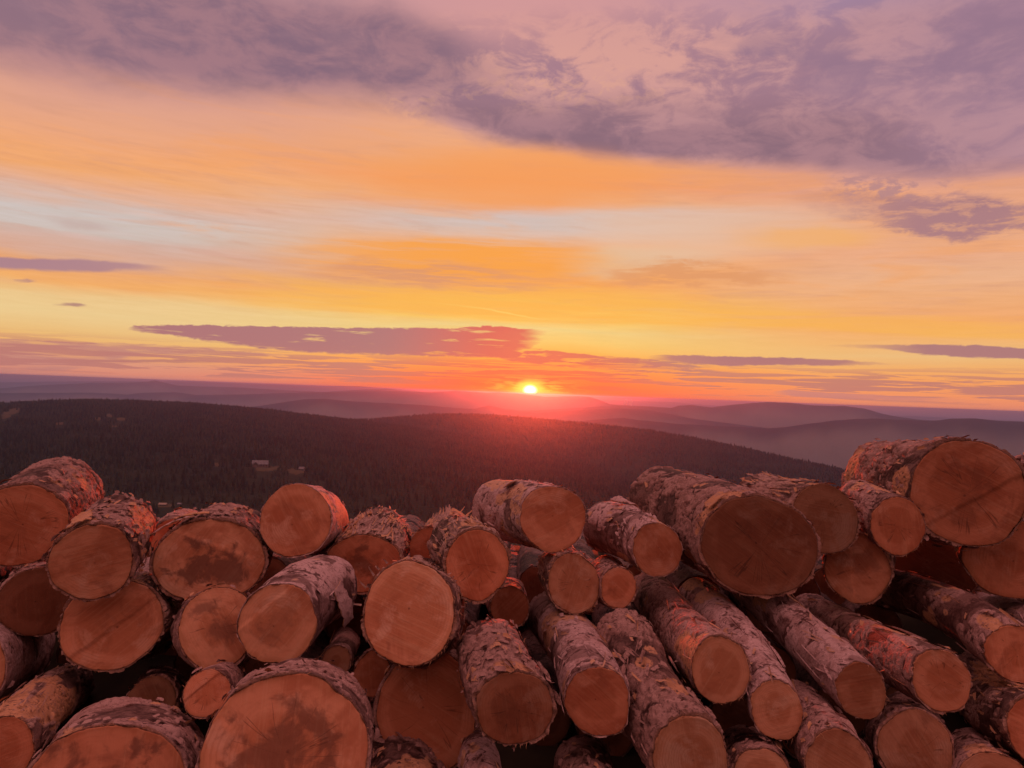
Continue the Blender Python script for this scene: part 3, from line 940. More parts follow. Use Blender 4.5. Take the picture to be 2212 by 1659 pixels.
def L(label, f, r_, off=0.0, dl=0.55, bark='pine', heart=0.6, stain=0.0, tone=1.0, step=None, amp=1.0, fl=60, zs_=1.0):
    LOGS.append(dict(label=label, f=f, r=r_, off=off, dl=dl, bark=bark, heart=heart, stain=stain, tone=tone, step=step, amp=amp, fl=fl, zs=zs_))


# top row, from the left
L('thick scaly log at the upper left corner, its cut end cropped by the frame', (44, 1132, 92, 89), (133, 1070, 84), 0.0, bark='rough', heart=0.62, tone=0.9, zs_=1.6)
L('log with sunlit shaggy bark leaning on the upper left corner log', (199, 1214, 84, 79), (263, 1133, 69), -0.05, bark='rough', heart=0.5, tone=0.98, fl=150)
L('half hidden reddish log end peeping out left of the dark-hearted log', (375, 1166, 46, 44), (405, 1140, 42), 0.45, heart=0.5, tone=0.9)
L('wide log with a dark ragged heart and a peeling strip of bark on top', (456, 1214, 116, 93), (482, 1192, 100), 0.12, bark='rough', heart=0.45, stain=0.9, step=(1.2, 0.35, 0.010), fl=90)
L('clean round log end standing highest left of centre with a glowing right flank', (637, 1126, 76, 79), (690, 1131, 62), 0.0, bark='pale', heart=0.72, tone=1.0, fl=20)
L('shaggy dark barked log behind, with a dark patch on its shadowed end', (784, 1216, 82, 64), (822, 1166, 68), 0.3, bark='fibre', heart=0.5, stain=0.7, tone=0.85, fl=220)
L('small half hidden log end behind the two shaggy logs near the centre', (927, 1184, 44, 46), (972, 1143, 48), 0.35, bark='fibre', heart=0.5, tone=0.75, fl=160)
L('round log with a bright tuft of torn bark on top, below the highest centre log', (1033, 1219, 70, 76), (985, 1172, 58), 0.0, bark='fibre', heart=0.6, fl=130)
L('highest log at the centre, straight under the setting sun', (1195, 1120, 72, 73), (1075, 1099, 63), 0.0, bark='pale', heart=0.5, tone=1.05, fl=60)
L('short grey barked log with curled shavings, left of the biggest dark log', (1421, 1188, 52, 58), (1312, 1137, 56), 0.1, bark='pale', heart=0.55, tone=0.85, fl=90)
L('biggest dark log with a blackish end and cracked grey bark', (1640, 1181, 121, 110), (1437, 1098, 89), 0.0, bark='rough', heart=0.8, tone=0.4, fl=70, amp=0.9)
L('log with an upright pale streak on its end, right behind the biggest dark log', (1780, 1120, 66, 77), (1640, 1086, 62), 0.25, bark='fibre', heart=0.55, tone=0.52, fl=200)
L('small round log tucked under the huge upper right log', (1938, 1136, 53, 62), (1850, 1086, 48), 0.15, bark='pine', heart=0.6, tone=0.95, fl=60)
L('huge log on top at the upper right with thick flaking bark', (2094, 1065, 110, 115), (1908, 1037, 86), -0.02, bark='rough', heart=0.6, stain=0.35, tone=0.85, step=(-1.0, 0.15, 0.012), fl=170, amp=1.2)
L('barked log poking out behind the huge upper right log at the frame edge', (2290, 1080, 64, 64), (2218, 1030, 47), 0.5, bark='rough')
L('broad pale log end cropped by the right edge, under the huge top log', (2180, 1204, 84, 86), (2150, 1170, 76), 0.2, 0.8, heart=0.4, tone=0.9, stain=0.2)
L('split block with a pale flat front, between the biggest dark log and the dark recess', (1850, 1227, 67, 77), (1868, 1195, 60), 0.15, 0.7, bark='fibre', heart=0.3, tone=0.95, stain=0.4, step=(0.1, -0.1, 0.02))
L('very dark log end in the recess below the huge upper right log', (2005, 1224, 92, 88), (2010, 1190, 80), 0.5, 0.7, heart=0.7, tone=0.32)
# front slope on the right
L('long log running down to the right edge, in front of two thin pink ones', (2198, 1412, 58, 61), (1890, 1266, 40), 0.0, bark='pine', heart=0.5, tone=0.95, fl=50)
L('thin pinkish log just above the long log at the right edge', (2300, 1392, 46, 46), (2055, 1300, 30), 0.12, bark='pale', fl=40)
L('thin grey log uppermost of the thin ones at the right edge', (2300, 1335, 44, 44), (2112, 1276, 32), 0.2, bark='pine', fl=40)
L('slim log with a tuft of splinters over its end, beside the long right edge log', (2034, 1472, 58, 65), (1748, 1322, 41), 0.0, bark='pine', heart=0.6, tone=0.8, fl=70)
L('slim log with a long orange tear at its upper end', (1861, 1492, 50, 55), (1615, 1255, 42), 0.0, bark='pale', heart=0.5, tone=0.68, fl=70)
L('log with cross-cut grooves along its bark and a warm orange end', (1558, 1447, 62, 70), (1404, 1275, 42), 0.0, bark='pine', heart=0.65, tone=0.98, fl=60, zs_=2.2)
L('slim log squeezed behind the grooved log, its end lower down', (1677, 1532, 54, 61), (1505, 1285, 40), 0.05, bark='pale', heart=0.55, tone=0.92, fl=60)
L('pale pink log with peeling papery bark in the middle of the lower row', (1293, 1516, 70, 72), (1190, 1330, 51), -0.05, bark='pale', heart=0.6, tone=0.9, fl=70)
L('dark ended log with knobbly bark, left of the pale pink log', (1115, 1528, 85, 75), (1056, 1398, 68), 0.02, bark='rough', heart=0.6, tone=0.52, stain=0.3, fl=110)
L('knobbly log with an orange bare patch, end cropped by the bottom edge', (1492, 1642, 81, 83), (1346, 1372, 63), 0.05, bark='rough', heart=0.62, tone=0.92, fl=90, amp=1.3)
L('log end cropped by the bottom edge, below the two slim logs', (1812, 1656, 66, 76), (1722, 1532, 55), 0.05, bark='pine', heart=0.65, tone=0.8, fl=70)
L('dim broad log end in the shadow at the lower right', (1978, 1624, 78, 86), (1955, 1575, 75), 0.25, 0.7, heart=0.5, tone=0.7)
L('fibrous torn log slanting out of the lower right corner', (2290, 1590, 95, 95), (2108, 1472, 62), 0.1, bark='fibre', fl=240)
L('log end just showing at the bottom edge between two cropped logs', (1645, 1684, 62, 66), (1610, 1625, 56), 0.15, bark='rough', tone=0.8, fl=60)
L('dark mossy log in the gap at the bottom below the pale pink log', (1292, 1765, 66, 66), (1262, 1648, 61), 0.15, bark='rough', fl=60)
L('big plated log rising at the bottom edge between two broad ends', (862, 1815, 122, 122), (848, 1688, 112), -0.02, bark='rough', fl=80, amp=1.2)
L('slanting bare slab-like log below the dark ended log', (1040, 1712, 46, 46), (1003, 1560, 36), 0.1, bark='pale', fl=20)
# left and middle of the front
L('largest sawn end at the bottom, blotched grey over pale wood', (617, 1634, 176, 176), (640, 1595, 168), -0.05, 0.6, bark='pine', heart=0.5, stain=0.75, tone=1.18, step=(0.7, -0.3, 0.006))
L('broad brown log end leaning behind the dark ended log', (925, 1532, 108, 126), (930, 1500, 104), 0.2, 0.6, heart=0.7, tone=0.95)
L('wide stained log end at the bottom left corner under grey bark', (220, 1724, 170, 150), (266, 1690, 168), -0.02, 0.6, bark='pine', heart=0.4, stain=0.8, tone=0.92)
L('slim bark covered log slanting down to the lower left edge', (-10, 1626, 72, 74), (158, 1480, 42), 0.05, bark='fibre', tone=0.8, fl=70)
L('purplish barked log cropped by the left edge at mid height', (-120, 1465, 112, 112), (18, 1397, 91), 0.1, bark='pale', fl=40, zs_=1.5)
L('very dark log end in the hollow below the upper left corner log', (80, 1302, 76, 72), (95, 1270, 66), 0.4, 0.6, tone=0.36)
L('large tilted oval end with a pale sawn ledge and frayed lower rim', (241, 1351, 103, 100), (312, 1338, 83), -0.05, bark='fibre', heart=0.7, tone=1.25, step=(-0.9, 0.05, 0.014), fl=110)
L('lumpy log end with dark smudges, above the little oval end', (470, 1358, 80, 91), (482, 1335, 74), 0.05, 0.7, heart=0.5, stain=0.65, tone=1.2)
L('log with smooth creased bark and a straight crack across its end', (600, 1349, 84, 84), (705, 1270, 71), -0.03, bark='pale', heart=0.6, tone=1.08, step=(2.3, 0.55, 0.008), stain=0.25, fl=25, amp=0.6)
L('large upright oval end with white streaks and curly shavings at its rim', (886, 1324, 103, 111), (908, 1298, 96), -0.05, 0.7, bark='fibre', heart=0.75, tone=1.22, fl=90)
L('thinnest stick end, purple, in the gap below the creased log', (727, 1429, 32, 34), (747, 1380, 26), 0.25, bark='pine', tone=0.6, heart=0.3, fl=20)
L('dim small log end right of the thinnest stick', (805, 1458, 41, 49), (812, 1436, 38), 0.25, 0.6, tone=0.7, fl=20)
L('little oval end sticking out of the dark gap at the lower left', (447, 1498, 51, 50), (486, 1478, 40), 0.0, 0.6, tone=1.05, heart=0.5, step=(-0.9, -0.35, 0.008), fl=20)
L('shadowed log end under the highest centre log', (1240, 1262, 58, 64), (1212, 1234, 52), 0.25, 0.6, bark='fibre', tone=0.8, fl=60)
L('small shadowed log end left of the grooved log', (1335, 1270, 39, 46), (1310, 1240, 40), 0.25, 0.6, tone=0.85, fl=30)
L('dim purple log end in the hollow above the knobbly dark ended log', (1100, 1312, 44, 46), (1095, 1290, 40), 0.45, 0.6, tone=0.6, fl=10)
L('purple barked log deep between the upper left logs, its end hidden', (352, 1318, 66, 66), (328, 1262, 58), 0.35, 0.6, bark='pale', fl=30)
L('reddish log end low in the bottom right corner, under the fibrous torn log', (2150, 1700, 72, 70), (2112, 1640, 64), 0.12, bark='pine', tone=0.75, fl=40)
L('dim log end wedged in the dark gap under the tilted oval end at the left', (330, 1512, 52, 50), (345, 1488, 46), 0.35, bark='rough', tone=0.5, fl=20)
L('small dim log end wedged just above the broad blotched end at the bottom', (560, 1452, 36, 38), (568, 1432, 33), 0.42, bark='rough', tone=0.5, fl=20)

DEPTHS = [(3.33, 3.88), (2.99, 3.38), (3.73, 4.29), (3.30, 3.60), (3.39, 4.23), (3.57, 4.11), (3.70, 4.20), (2.99, 3.55), (3.46, 4.01), (3.42, 3.97), (3.34, 4.34), (3.52, 4.07), (3.43, 3.91), (3.49, 4.33), (4.10, 5.48), (3.58, 3.95), (3.55, 4.10), (4.24, 4.64), (2.93, 4.23), (3.08, 4.52), (3.33, 4.63), (2.72, 4.03), (2.77, 3.79), (2.70, 4.04), (2.64, 3.82), (2.57, 3.77), (2.44, 2.84), (2.43, 3.17), (2.43, 3.14), (2.68, 3.34), (2.57, 3.86), (2.48, 3.03), (2.38, 2.93), (2.32, 2.83), (2.39, 3.14), (2.10, 2.49), (2.80, 3.30), (2.12, 2.49), (2.31, 3.66), (2.83, 3.74), (3.22, 3.61), (3.13, 3.80), (2.88, 3.78), (2.76, 3.27), (2.67, 3.43), (2.96, 3.76), (2.94, 3.53), (2.53, 3.19), (3.34, 3.83), (3.30, 3.92), (3.45, 4.05), (3.50, 4.10), (2.42, 3.30), (3.05, 3.70), (3.10, 3.80)]


def depth_prior(u, v):
    v = v - 0.0367 * (u - 1145)
    return float(np.interp(v, [950, 1100, 1250, 1400, 1550, 1700, 1800], [3.75, 3.5, 3.15, 2.8, 2.5, 2.28, 2.2]))


def place(q):
    """front and rear centres and radii of a log"""
    u1, v1, rx, ry = q['f']
    u2, v2, r2 = q['r']
    d1 = q['d1'] if 'd1' in q else depth_prior(u1, v1) + q['off']
    d2 = q['d2'] if 'd2' in q else max(d1 * (rx + ry) / 2 / r2, d1 + q['dl'])
    return at(u1, v1, d1), at(u2, v2, d2), (rx + ry) / 2 * d1 / F, r2 * d2 / F, d1, d2


def smooth_noise_ring(th, seed, f=1.3):
    return fbm(np.stack([np.cos(th) * f + seed, np.sin(th) * f + seed * 0.7, th * 0 + seed], 1), 3)


STYLE = {   # plate scale (m), stretch along the log, relief depth, bare share, bark thickness, share of thick plates
    'pine': (0.048, 1.2, 0.0090, 0.16, 0.0055, 0.25),
    'rough': (0.060, 1.3, 0.0135, 0.10, 0.0085, 0.55),
    'pale': (0.070, 1.0, 0.0060, 0.20, 0.0035, 0.0),
    'dark': (0.060, 1.3, 0.0120, 0.05, 0.0085, 0.55),
    'fibre': (0.034, 3.0, 0.0120, 0.20, 0.0065, 0.0),
}


BARE_LIT_SPOTS = {22: [(1.15, 0.8, 0.4, 0.24)], 27: [(1.25, 0.28, 0.35, 0.09), (1.75, 0.5, 0.22, 0.05), (1.3, 0.62, 0.2, 0.04)], 26: [(1.6, 0.07, 0.6, 0.07)], 23: [(2.7, 0.10, 0.55, 0.13)],
         4: [(0.2, 0.6, 0.6, 0.45)], 10: [(2.3, 0.05, 0.7, 0.05), (1.2, 0.93, 0.3, 0.1)], 1: [(1.9, 0.1, 0.35, 0.1), (0.6, 0.6, 0.5, 0.3)], 21: [(1.4, 0.3, 0.25, 0.12)], 13: [(3.0, 0.12, 0.4, 0.10), (2.7, 0.9, 0.5, 0.12)],  # first spot here paints sunlight onto the right flank of its log
         7: [(1.5, 0.35, 0.5, 0.16)], 18: [(2.2, 0.05, 0.3, 0.06)], 38: [(1.9, 0.2, 0.5, 0.2)], 30: [(1.9, 0.5, 0.35, 0.35)], 8: [(1.6, 0.8, 0.8, 0.25)]}


FLAKED = {'pine': 0.06, 'rough': 0.08, 'pale': 0.17, 'fibre': 0.05, 'dark': 0.2}


class Bag:
    """collects grids of points with their bark attributes"""

    def __init__(self):
        self.V, self.F, self.A, self.M, self.n = [], [], [], [], 0

    def grid(self, P, height, peel, tint, wrap=False, mat=0, rad=None, flip=False, flaked=0.0):
        nr, nc = P.shape[:2]
        f = grid_faces(nr, nc, wrap)
        if flip:
            f = f[:, ::-1]
        self.V.append(P.reshape(-1, 3))
        self.F.append(f + self.n)
        self.M.append(np.full(len(f), mat))
        one = np.ones(nr * nc)
        self.A.append(np.stack([one * np.ravel(height), one * np.ravel(peel), one * np.ravel(tint), one * (0 if rad is None else np.ravel(rad)), one * np.ravel(flaked)], 1))
        self.n += nr * nc

    def build(self, name, mats, parent):
        A = np.concatenate(self.A)
        return mesh_obj(name, np.concatenate(self.V), np.concatenate(self.F), mats, parent, True,
                        {'height': A[:, 0], 'peel': A[:, 1], 'tint': A[:, 2], 'rad': A[:, 3], 'flaked': A[:, 4]}, np.concatenate(self.M))


def curl(surf, rng, th, s, lt, ls, lift, roll=0.0, nu=6, nw=4, taper=0.3):
    """a loose scale of bark: lies on the log at one end and bends away at the other"""
    t = np.linspace(0, 1, nu)
    w = np.linspace(-0.5, 0.5, nw)
    T, Wd = np.meshgrid(t, w, indexing='ij')
    ca, sa = math.cos(roll), math.sin(roll)
    width = 1 - taper * T + 0.25 * rng.uniform(-1, 1, T.shape) * (np.abs(Wd) > 0.3)
    a = (T - 0.2) * ls
    b = Wd * lt * width
    ds, dt = a * ca - b * sa, a * sa + b * ca
    return surf(th + dt, s + ds, 0.002 + lift * T ** 2 - 0.3 * lift * T * (Wd * 2) ** 2)


def make_log(q, idx):
    P1, P2, R1, R2, d1, d2 = q['at'] if 'at' in q else place(q)
    rng = np.random.default_rng(100 + idx)
    ax = P1 - P2
    Ln = float(np.linalg.norm(ax))
    Z = ax / Ln
    X = np.cross([0, 0, 1.0], Z)
    X /= np.linalg.norm(X)
    Y = np.cross(Z, X)
    B = np.stack([X, Y, Z], 1)
    mid = (P1 + P2) / 2
    mat = Matrix.Identity(4)
    for i in range(3):
        for j in range(3):
            mat[i][j] = B[i, j]
        mat[i][3] = mid[i]
    root = thing('log', q['label'], 'log', mat, 'logs stacked in the woodpile')

    # the saw cut leans a little towards the road
    w = CPOS - P1
    w = w / np.linalg.norm(w)
    n = Z + 0.45 * (w - Z)
    n /= np.linalg.norm(n)
    nl, wl = n @ B, w @ B
    cx = (nl[0] * wl[0] + nl[2] * wl[2]) / (math.hypot(nl[0], nl[2]) * math.hypot(wl[0], wl[2]))
    cy = (nl[1] * wl[1] + nl[2] * wl[2]) / (math.hypot(nl[1], nl[2]) * math.hypot(wl[1], wl[2]))
    fx, fy = q['f'][2] / max(0.8, cx * nl[2] + (1 - nl[2])), q['f'][3] / max(0.8, cy)
    ex, ey = fx * d1 / F / R1, fy * d1 / F / R1

    sc, stretch, depth, bare, thick, plates = STYLE[q['bark']]
    stretch = stretch / q['zs']
    depth = 1.25 * depth * q['amp'] * (R1 / 0.15) ** 0.4
    thick = thick * (R1 / 0.15) ** 0.5
    seed = idx * 3.71 + 1.3
    bow = rng.uniform(-0.026, 0.026, 2) * (Ln / 0.8)
    knots = [(rng.uniform(-2.6, 2.6) + math.pi / 2, rng.uniform(0.12, 0.9), rng.uniform(0.018, 0.04), rng.uniform(0.006, 0.016)) for _ in range(rng.integers(1, 4))]

    def base(th, s):
        sh = np.shape(th)
        th, s = np.ravel(th), np.ravel(s)
        Rm = R1 + (R2 - R1) * s
        fx_ = ex + (1 - ex) * np.clip(s * 1.2, 0, 1)
        fy_ = ey + (1 - ey) * np.clip(s * 1.2, 0, 1)
        e = 1 / np.sqrt((np.cos(th) / fx_) ** 2 + (np.sin(th) / fy_) ** 2)
        r_ = Rm * e * (1 + 0.105 * fbm(np.stack([np.cos(th) * 1.1 + seed, np.sin(th) * 1.1, s * Ln * 1.6 + seed], 1), 3))
        for kt, ks, kr, kh in knots:
            dth = (th - kt + np.pi) % (2 * np.pi) - np.pi
            r_ = r_ + kh * np.exp(-((dth * Rm) ** 2 + ((s - ks) * Ln) ** 2) / (kr ** 2))
        return r_.reshape(sh)

    def relief(th, s, r_):
        p = np.stack([np.cos(th) * r_, np.sin(th) * r_, (s * Ln) / stretch], 1)
        wv = np.stack([fbm(p * 16 + seed, 3), fbm(p * 16 + seed + 40, 3), fbm(p * 16 + seed + 80, 3)], 1)
        c = (p + wv * 0.022) / sc + seed
        # scales lying over each other: a terraced surface
        t = (fbm(c * 0.62, 4) * 2.3 + 0.5 * fbm(c * 2.3, 2)) * 2.6
        k_ = np.floor(t)
        terr = np.clip((k_ + sstep(t - k_, 0.0, 0.22) + 3.2) / 6.4, 0, 1)
        cid = (k_ * 0.381 + 0.35 * fbm(c * 0.4 + 5, 2)) % 1.0
        # cracks, wide and narrow
        c1 = 1 - sstep(np.abs(fbm(c * np.array([0.55, 0.55, 0.8]) + 31, 4)), 0.012, 0.075)
        c2 = 1 - sstep(np.abs(fbm(c * np.array([1.3, 1.3, 1.7]) + 57, 3)), 0.01, 0.06)
        zone = sstep(fbm(p * 5 + seed + 7, 3), -0.2, 0.25)
        h = 0.22 + 0.78 * terr
        if plates > 0:
            f1, f2, wid = worley(c * 0.8 + wv * 0.9)
            pl = sstep(f2 - f1, 0.02, 0.20) * (0.6 + 0.4 * wid)
            m_ = plates * sstep(fbm(p * 6 + seed + 3, 3), -0.3, 0.2)
            h = h * (1 - m_) + m_ * pl * (0.5 + 0.5 * terr)
            cid = np.where(m_ > 0.4, wid, cid)
        h = h * (1 - 0.85 * c1) * (1 - 0.6 * c2 * zone)
        h = h + 0.14 * fbm(p * 75 + seed, 3)
        k = fbm(p * np.array([7, 7, 4.0]) + seed + 21, 4)
        peel = sstep(k, 0.52 - bare, 0.57 - bare)
        for st, s_, wt, ws in BARE_LIT_SPOTS.get(idx, []):
            dth = (np.ravel(th) - st + np.pi) % (2 * np.pi) - np.pi
            d_ = (dth / wt) ** 2 + ((np.ravel(s) - s_) / ws) ** 2 + 0.9 * fbm(p * 22 + seed + 60, 3)
            peel = np.maximum(peel, sstep(-d_, -1.1, -0.9))
        h = h * (1 - 0.6 * peel)
        kf_ = fbm(c * np.array([0.30, 0.30, 0.42]) + 77, 4) + 0.25 * fbm(p * 3.2 + seed + 90, 2) + 0.10 * fbm(c * 1.7 + 13, 2)
        flk = sstep(kf_, FLAKED[q['bark']], FLAKED[q['bark']] + 0.035) * (1 - peel)
        h = np.where(flk > 0.02, h * (1 - 0.62 * flk), h)
        return np.clip(h, 0, 1.15), peel, cid, flk

    def zfront(x, y):
        return -(nl[0] * x + nl[1] * y) / nl[2]

    def surf(th, s, lift):
        th, s, lift = np.broadcast_arrays(th, s, lift)
        r_ = base(th, s) + depth * 0.55 + lift
        x, y = np.cos(th) * r_, np.sin(th) * r_
        z = Ln / 2 - s * Ln + zfront(x, y) * np.clip(1 - s * 2.0, 0, 1)
        return np.stack([x + bow[0] * np.sin(np.pi * s), y + bow[1] * np.sin(np.pi * s), z], -1)

    res = q.get('res', 1.0)
    nt = int(np.clip(2 * np.pi * R1 / 0.0042 * res, 72, 330))
    nz = int(np.clip(Ln / 0.0065 * res, 60, 170))
    th = np.linspace(-np.pi / 2, 1.5 * np.pi, nt, endpoint=False)
    ss = np.linspace(0, 1, nz) ** 1.15
    T, Sg = np.meshgrid(th, ss)
    rb = base(T, Sg)
    h, peel, cid, flk = relief(T.ravel(), Sg.ravel(), rb.ravel())
    hh = h.reshape(nz, nt)
    rg = rb + depth * (hh - 0.35)
    x, y = np.cos(T) * rg, np.sin(T) * rg
    jag = 0.018 * fbm(np.stack([np.cos(th) * 5 + seed, np.sin(th) * 5, th * 0], 1), 4) - 0.003
    jag = np.clip(jag, -0.013, 0.006)
    z = Ln / 2 - Sg * Ln + zfront(x, y) * np.clip(1 - Sg * 2.0, 0, 1)
    for k in range(6):
        z[k] += jag * (1 - k / 6)
    P = np.stack([x + bow[0] * np.sin(np.pi * Sg), y + bow[1] * np.sin(np.pi * Sg), z], -1)
    bag = Bag()
    bag.grid(P, h, peel, cid, wrap=True, flip=True, flaked=flk)
    # the sawn edge of the bark, from its outer skin in to the wood
    rin = rb[0] - thick
    edge = np.stack([P[0], np.stack([np.cos(th) * rin, np.sin(th) * rin, Ln / 2 + zfront(np.cos(th) * rin, np.sin(th) * rin) - 0.0015 + 0.8 * jag], 1)])
    bag.grid(edge, np.stack([h[:nt] * 0.6 + 0.1, h[:nt] * 0 + 0.10]), 0.25, 0.3, wrap=True)
    # far end
    k = np.array([1.0, 0.6, 0.25, 0.0005])[:, None]
    end = np.stack([P[-1, :, 0] * k, P[-1, :, 1] * k, P[-1, :, 2] + 0 * k], -1)
    bag.grid(end, 0.5, 0, 0.5, wrap=True, mat=1, rad=np.repeat(k, nt, 1), flip=True)

    # loose scales of bark
    up = np.pi / 2
    for _ in range(q['fl']):
        t0, s0 = up + rng.normal(0, 1.15), rng.beta(0.9, 1.3)
        if q['bark'] == 'fibre' and rng.random() < 0.7:
            wd, ln = rng.uniform(0.004, 0.012), rng.uniform(0.04, 0.16)
            lift = rng.uniform(0.002, 0.016) * rng.random() ** 1.5
            pc = curl(surf, rng, t0, min(s0, 0.97), wd / R1, ln / Ln, lift, rng.normal(0, 0.35), 7, 3, 0.7)
        else:
            wd, ln = rng.uniform(0.010, 0.032), rng.uniform(0.010, 0.036)
            lift = rng.uniform(0.003, 0.016) * rng.random()
            roll = rng.choice([0, math.pi]) + rng.normal(0, 0.5)
            pc = curl(surf, rng, t0, np.clip(s0, 0.03, 0.97), wd / R1, ln / Ln, lift, roll)
        bag.grid(pc, rng.uniform(0.5, 1.0), 1.0 if rng.random() < (0.42 if q['bark'] == 'fibre' else 0.22) else 0.0, rng.random())
    # frayed fibres round the cut
    nf = {'dark': 5, 'fibre': 110, 'rough': 42, 'pine': 50, 'pale': 26}[q['bark']]
    for _ in range(nf):
        t0 = rng.uniform(0, 2 * np.pi) if rng.random() < 0.35 else up + rng.normal(0, 0.7) if rng.random() < 0.6 else rng.normal(-0.9, 0.5)
        r0 = float(base(np.array([t0]), np.array([0.0]))[0]) - thick * rng.uniform(0, 1)
        ln, wd = rng.uniform(0.005, 0.016) * (2.0 if rng.random() < 0.1 else 1), rng.uniform(0.0006, 0.0016)
        e1 = np.array([math.cos(t0), math.sin(t0), 0])
        e2 = np.array([-math.sin(t0), math.cos(t0), 0])
        d = e1 * rng.uniform(-0.2, 1.0) + e2 * rng.normal(0, 0.7) + np.array([0, 0, rng.uniform(0.1, 0.9)])
        d /= np.linalg.norm(d)
        sd = np.cross(d, rng.normal(0, 1, 3))
        sd /= np.linalg.norm(sd)
        bend = rng.normal(0, 0.5, 3)
        p0 = e1 * r0 + np.array([0, 0, Ln / 2 + zfront(e1[0] * r0, e1[1] * r0) - 0.003])
        rows = []
        for t_ in np.linspace(0, 1, 5):
            c_ = p0 + d * ln * t_ + bend * ln * 0.45 * t_ * t_
            rows.append([c_ - sd * wd * (1.05 - t_), c_ + sd * wd * (1.05 - t_)])
        bag.grid(np.array(rows), 0.9, 1.0, rng.random())
    bk = bag.build('bark', [BARK[q['bark']], WOOD], root)

    # the sawn face
    nrad, na = 44, min(nt, 200)
    ta = np.linspace(0, 2 * np.pi, na, endpoint=False)
    kk = np.linspace(0, 1, nrad) ** 0.8
    kk[0] = 0.002
    r0 = base(ta, ta * 0) - thick * 0.9 + 0.0035 * np.minimum(0, fbm(np.stack([np.cos(ta) * 14 + seed, np.sin(ta) * 14, ta * 0], 1), 2))
    x = kk[:, None] * np.cos(ta) * r0
    y = kk[:, None] * np.sin(ta) * r0
    z = Ln / 2 + zfront(x, y)
    pf = np.stack([x.ravel(), y.ravel(), 0 * x.ravel()], 1)
    z = z + 0.0025 * fbm(pf * 9 + seed, 3).reshape(z.shape) + 0.0008 * fbm(pf * 60 + seed, 2).reshape(z.shape)
    if q['step']:
        a_, k_, hgt = q['step']
        line = (x * math.cos(a_) + y * math.sin(a_)) / R1 - k_ + 0.07 * fbm(pf * 12 + seed, 3).reshape(z.shape)
        z = z - hgt * 0.6 * sstep(line, -0.05, 0.05)
    pith = rng.uniform(-0.12, 0.12, 2) * R1
    rad = np.hypot(x - pith[0] * (1 - kk[:, None]), y - pith[1] * (1 - kk[:, None])) / r0
    P = np.stack([x, y, z], -1)
    P = np.concatenate([P, (P[-1] - np.array([0, 0, 0.018]))[None]])
    fb = Bag()
    fb.grid(P, 1, 0, 0, wrap=True, rad=np.concatenate([rad, np.ones((1, na))]))
    cut = fb.build('cut_end', [WOOD], root)
    for o_ in (cut, bk):
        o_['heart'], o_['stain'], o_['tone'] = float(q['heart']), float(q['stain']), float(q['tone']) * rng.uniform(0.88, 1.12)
    q['root'], q['surf'], q['R'], q['L'], q['zf'] = root, surf, R1, Ln, zfront
    return root


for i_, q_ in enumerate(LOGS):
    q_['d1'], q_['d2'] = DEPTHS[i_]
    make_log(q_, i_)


# logs deep inside the pile, coloured dark to deepen the shade in the gaps
def seg_gap(a, b):
    ts = np.linspace(0, 1, 9)
    pa = a[0] + (a[1] - a[0]) * ts[:, None]
    pb = b[0] + (b[1] - b[0]) * ts[:, None]
    ra, rb_ = a[2] + (a[3] - a[2]) * ts, b[2] + (b[3] - b[2]) * ts
    return float((np.linalg.norm(pa[:, None] - pb[None], axis=2) - ra[:, None] - rb_[None]).min())


FRONT = [place(q_)[:4] for q_ in LOGS]
rgf = np.random.default_rng(5)
DEEP_SKIP = []
kf = 0
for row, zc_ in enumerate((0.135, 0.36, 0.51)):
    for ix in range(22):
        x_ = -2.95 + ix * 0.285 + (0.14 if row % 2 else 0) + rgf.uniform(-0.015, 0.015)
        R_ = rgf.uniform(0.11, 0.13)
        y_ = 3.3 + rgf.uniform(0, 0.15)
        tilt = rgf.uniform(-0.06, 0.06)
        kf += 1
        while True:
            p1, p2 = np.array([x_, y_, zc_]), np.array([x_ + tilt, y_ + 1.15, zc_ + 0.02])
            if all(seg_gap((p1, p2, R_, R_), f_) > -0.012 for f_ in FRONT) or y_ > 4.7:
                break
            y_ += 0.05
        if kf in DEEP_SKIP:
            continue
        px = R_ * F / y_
        make_log(dict(label='log painted shade-dark deep inside the woodpile, seen only through gaps between the front logs', f=(0, 0, px, px), r=(0, 0, px), bark='dark',
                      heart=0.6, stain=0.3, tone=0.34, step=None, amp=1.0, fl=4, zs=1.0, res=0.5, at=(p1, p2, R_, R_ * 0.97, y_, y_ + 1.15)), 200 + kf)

# the ends of the pile on either hand, which carry the outermost logs
for sx_, counts in ((1, (5, 4, 4, 3)), (-1, (5, 4, 3))):
    for row, n_ in enumerate(counts):
        for ix in range(n_):
            x_ = sx_ * (2.92 + ix * 0.27 + (0.12 if row % 2 else 0))
            R_ = rgf.uniform(0.115, 0.132)
            zc_, y_ = 0.13 + row * 0.225, 3.95 + rgf.uniform(0, 0.12)
            kf += 1
            while True:
                p1, p2 = np.array([x_, y_, zc_]), np.array([x_ + rgf.uniform(-0.03, 0.03), y_ + 1.1, zc_ + 0.02])
                if all(seg_gap((p1, p2, R_, R_), f_) > -0.015 for f_ in FRONT) or y_ > 4.9:
                    break
                y_ += 0.05
            px = R_ * F / y_
            make_log(dict(label='sawn log stacked at the outer end of the woodpile, past the edge of the picture', f=(0, 0, px, px), r=(0, 0, px), bark='rough',
                          heart=0.6, stain=0.2, tone=0.8, step=None, amp=1.0, fl=4, zs=1.0, res=0.5, at=(p1, p2, R_, R_ * 0.97, y_, y_ + 1.1)), 300 + kf)


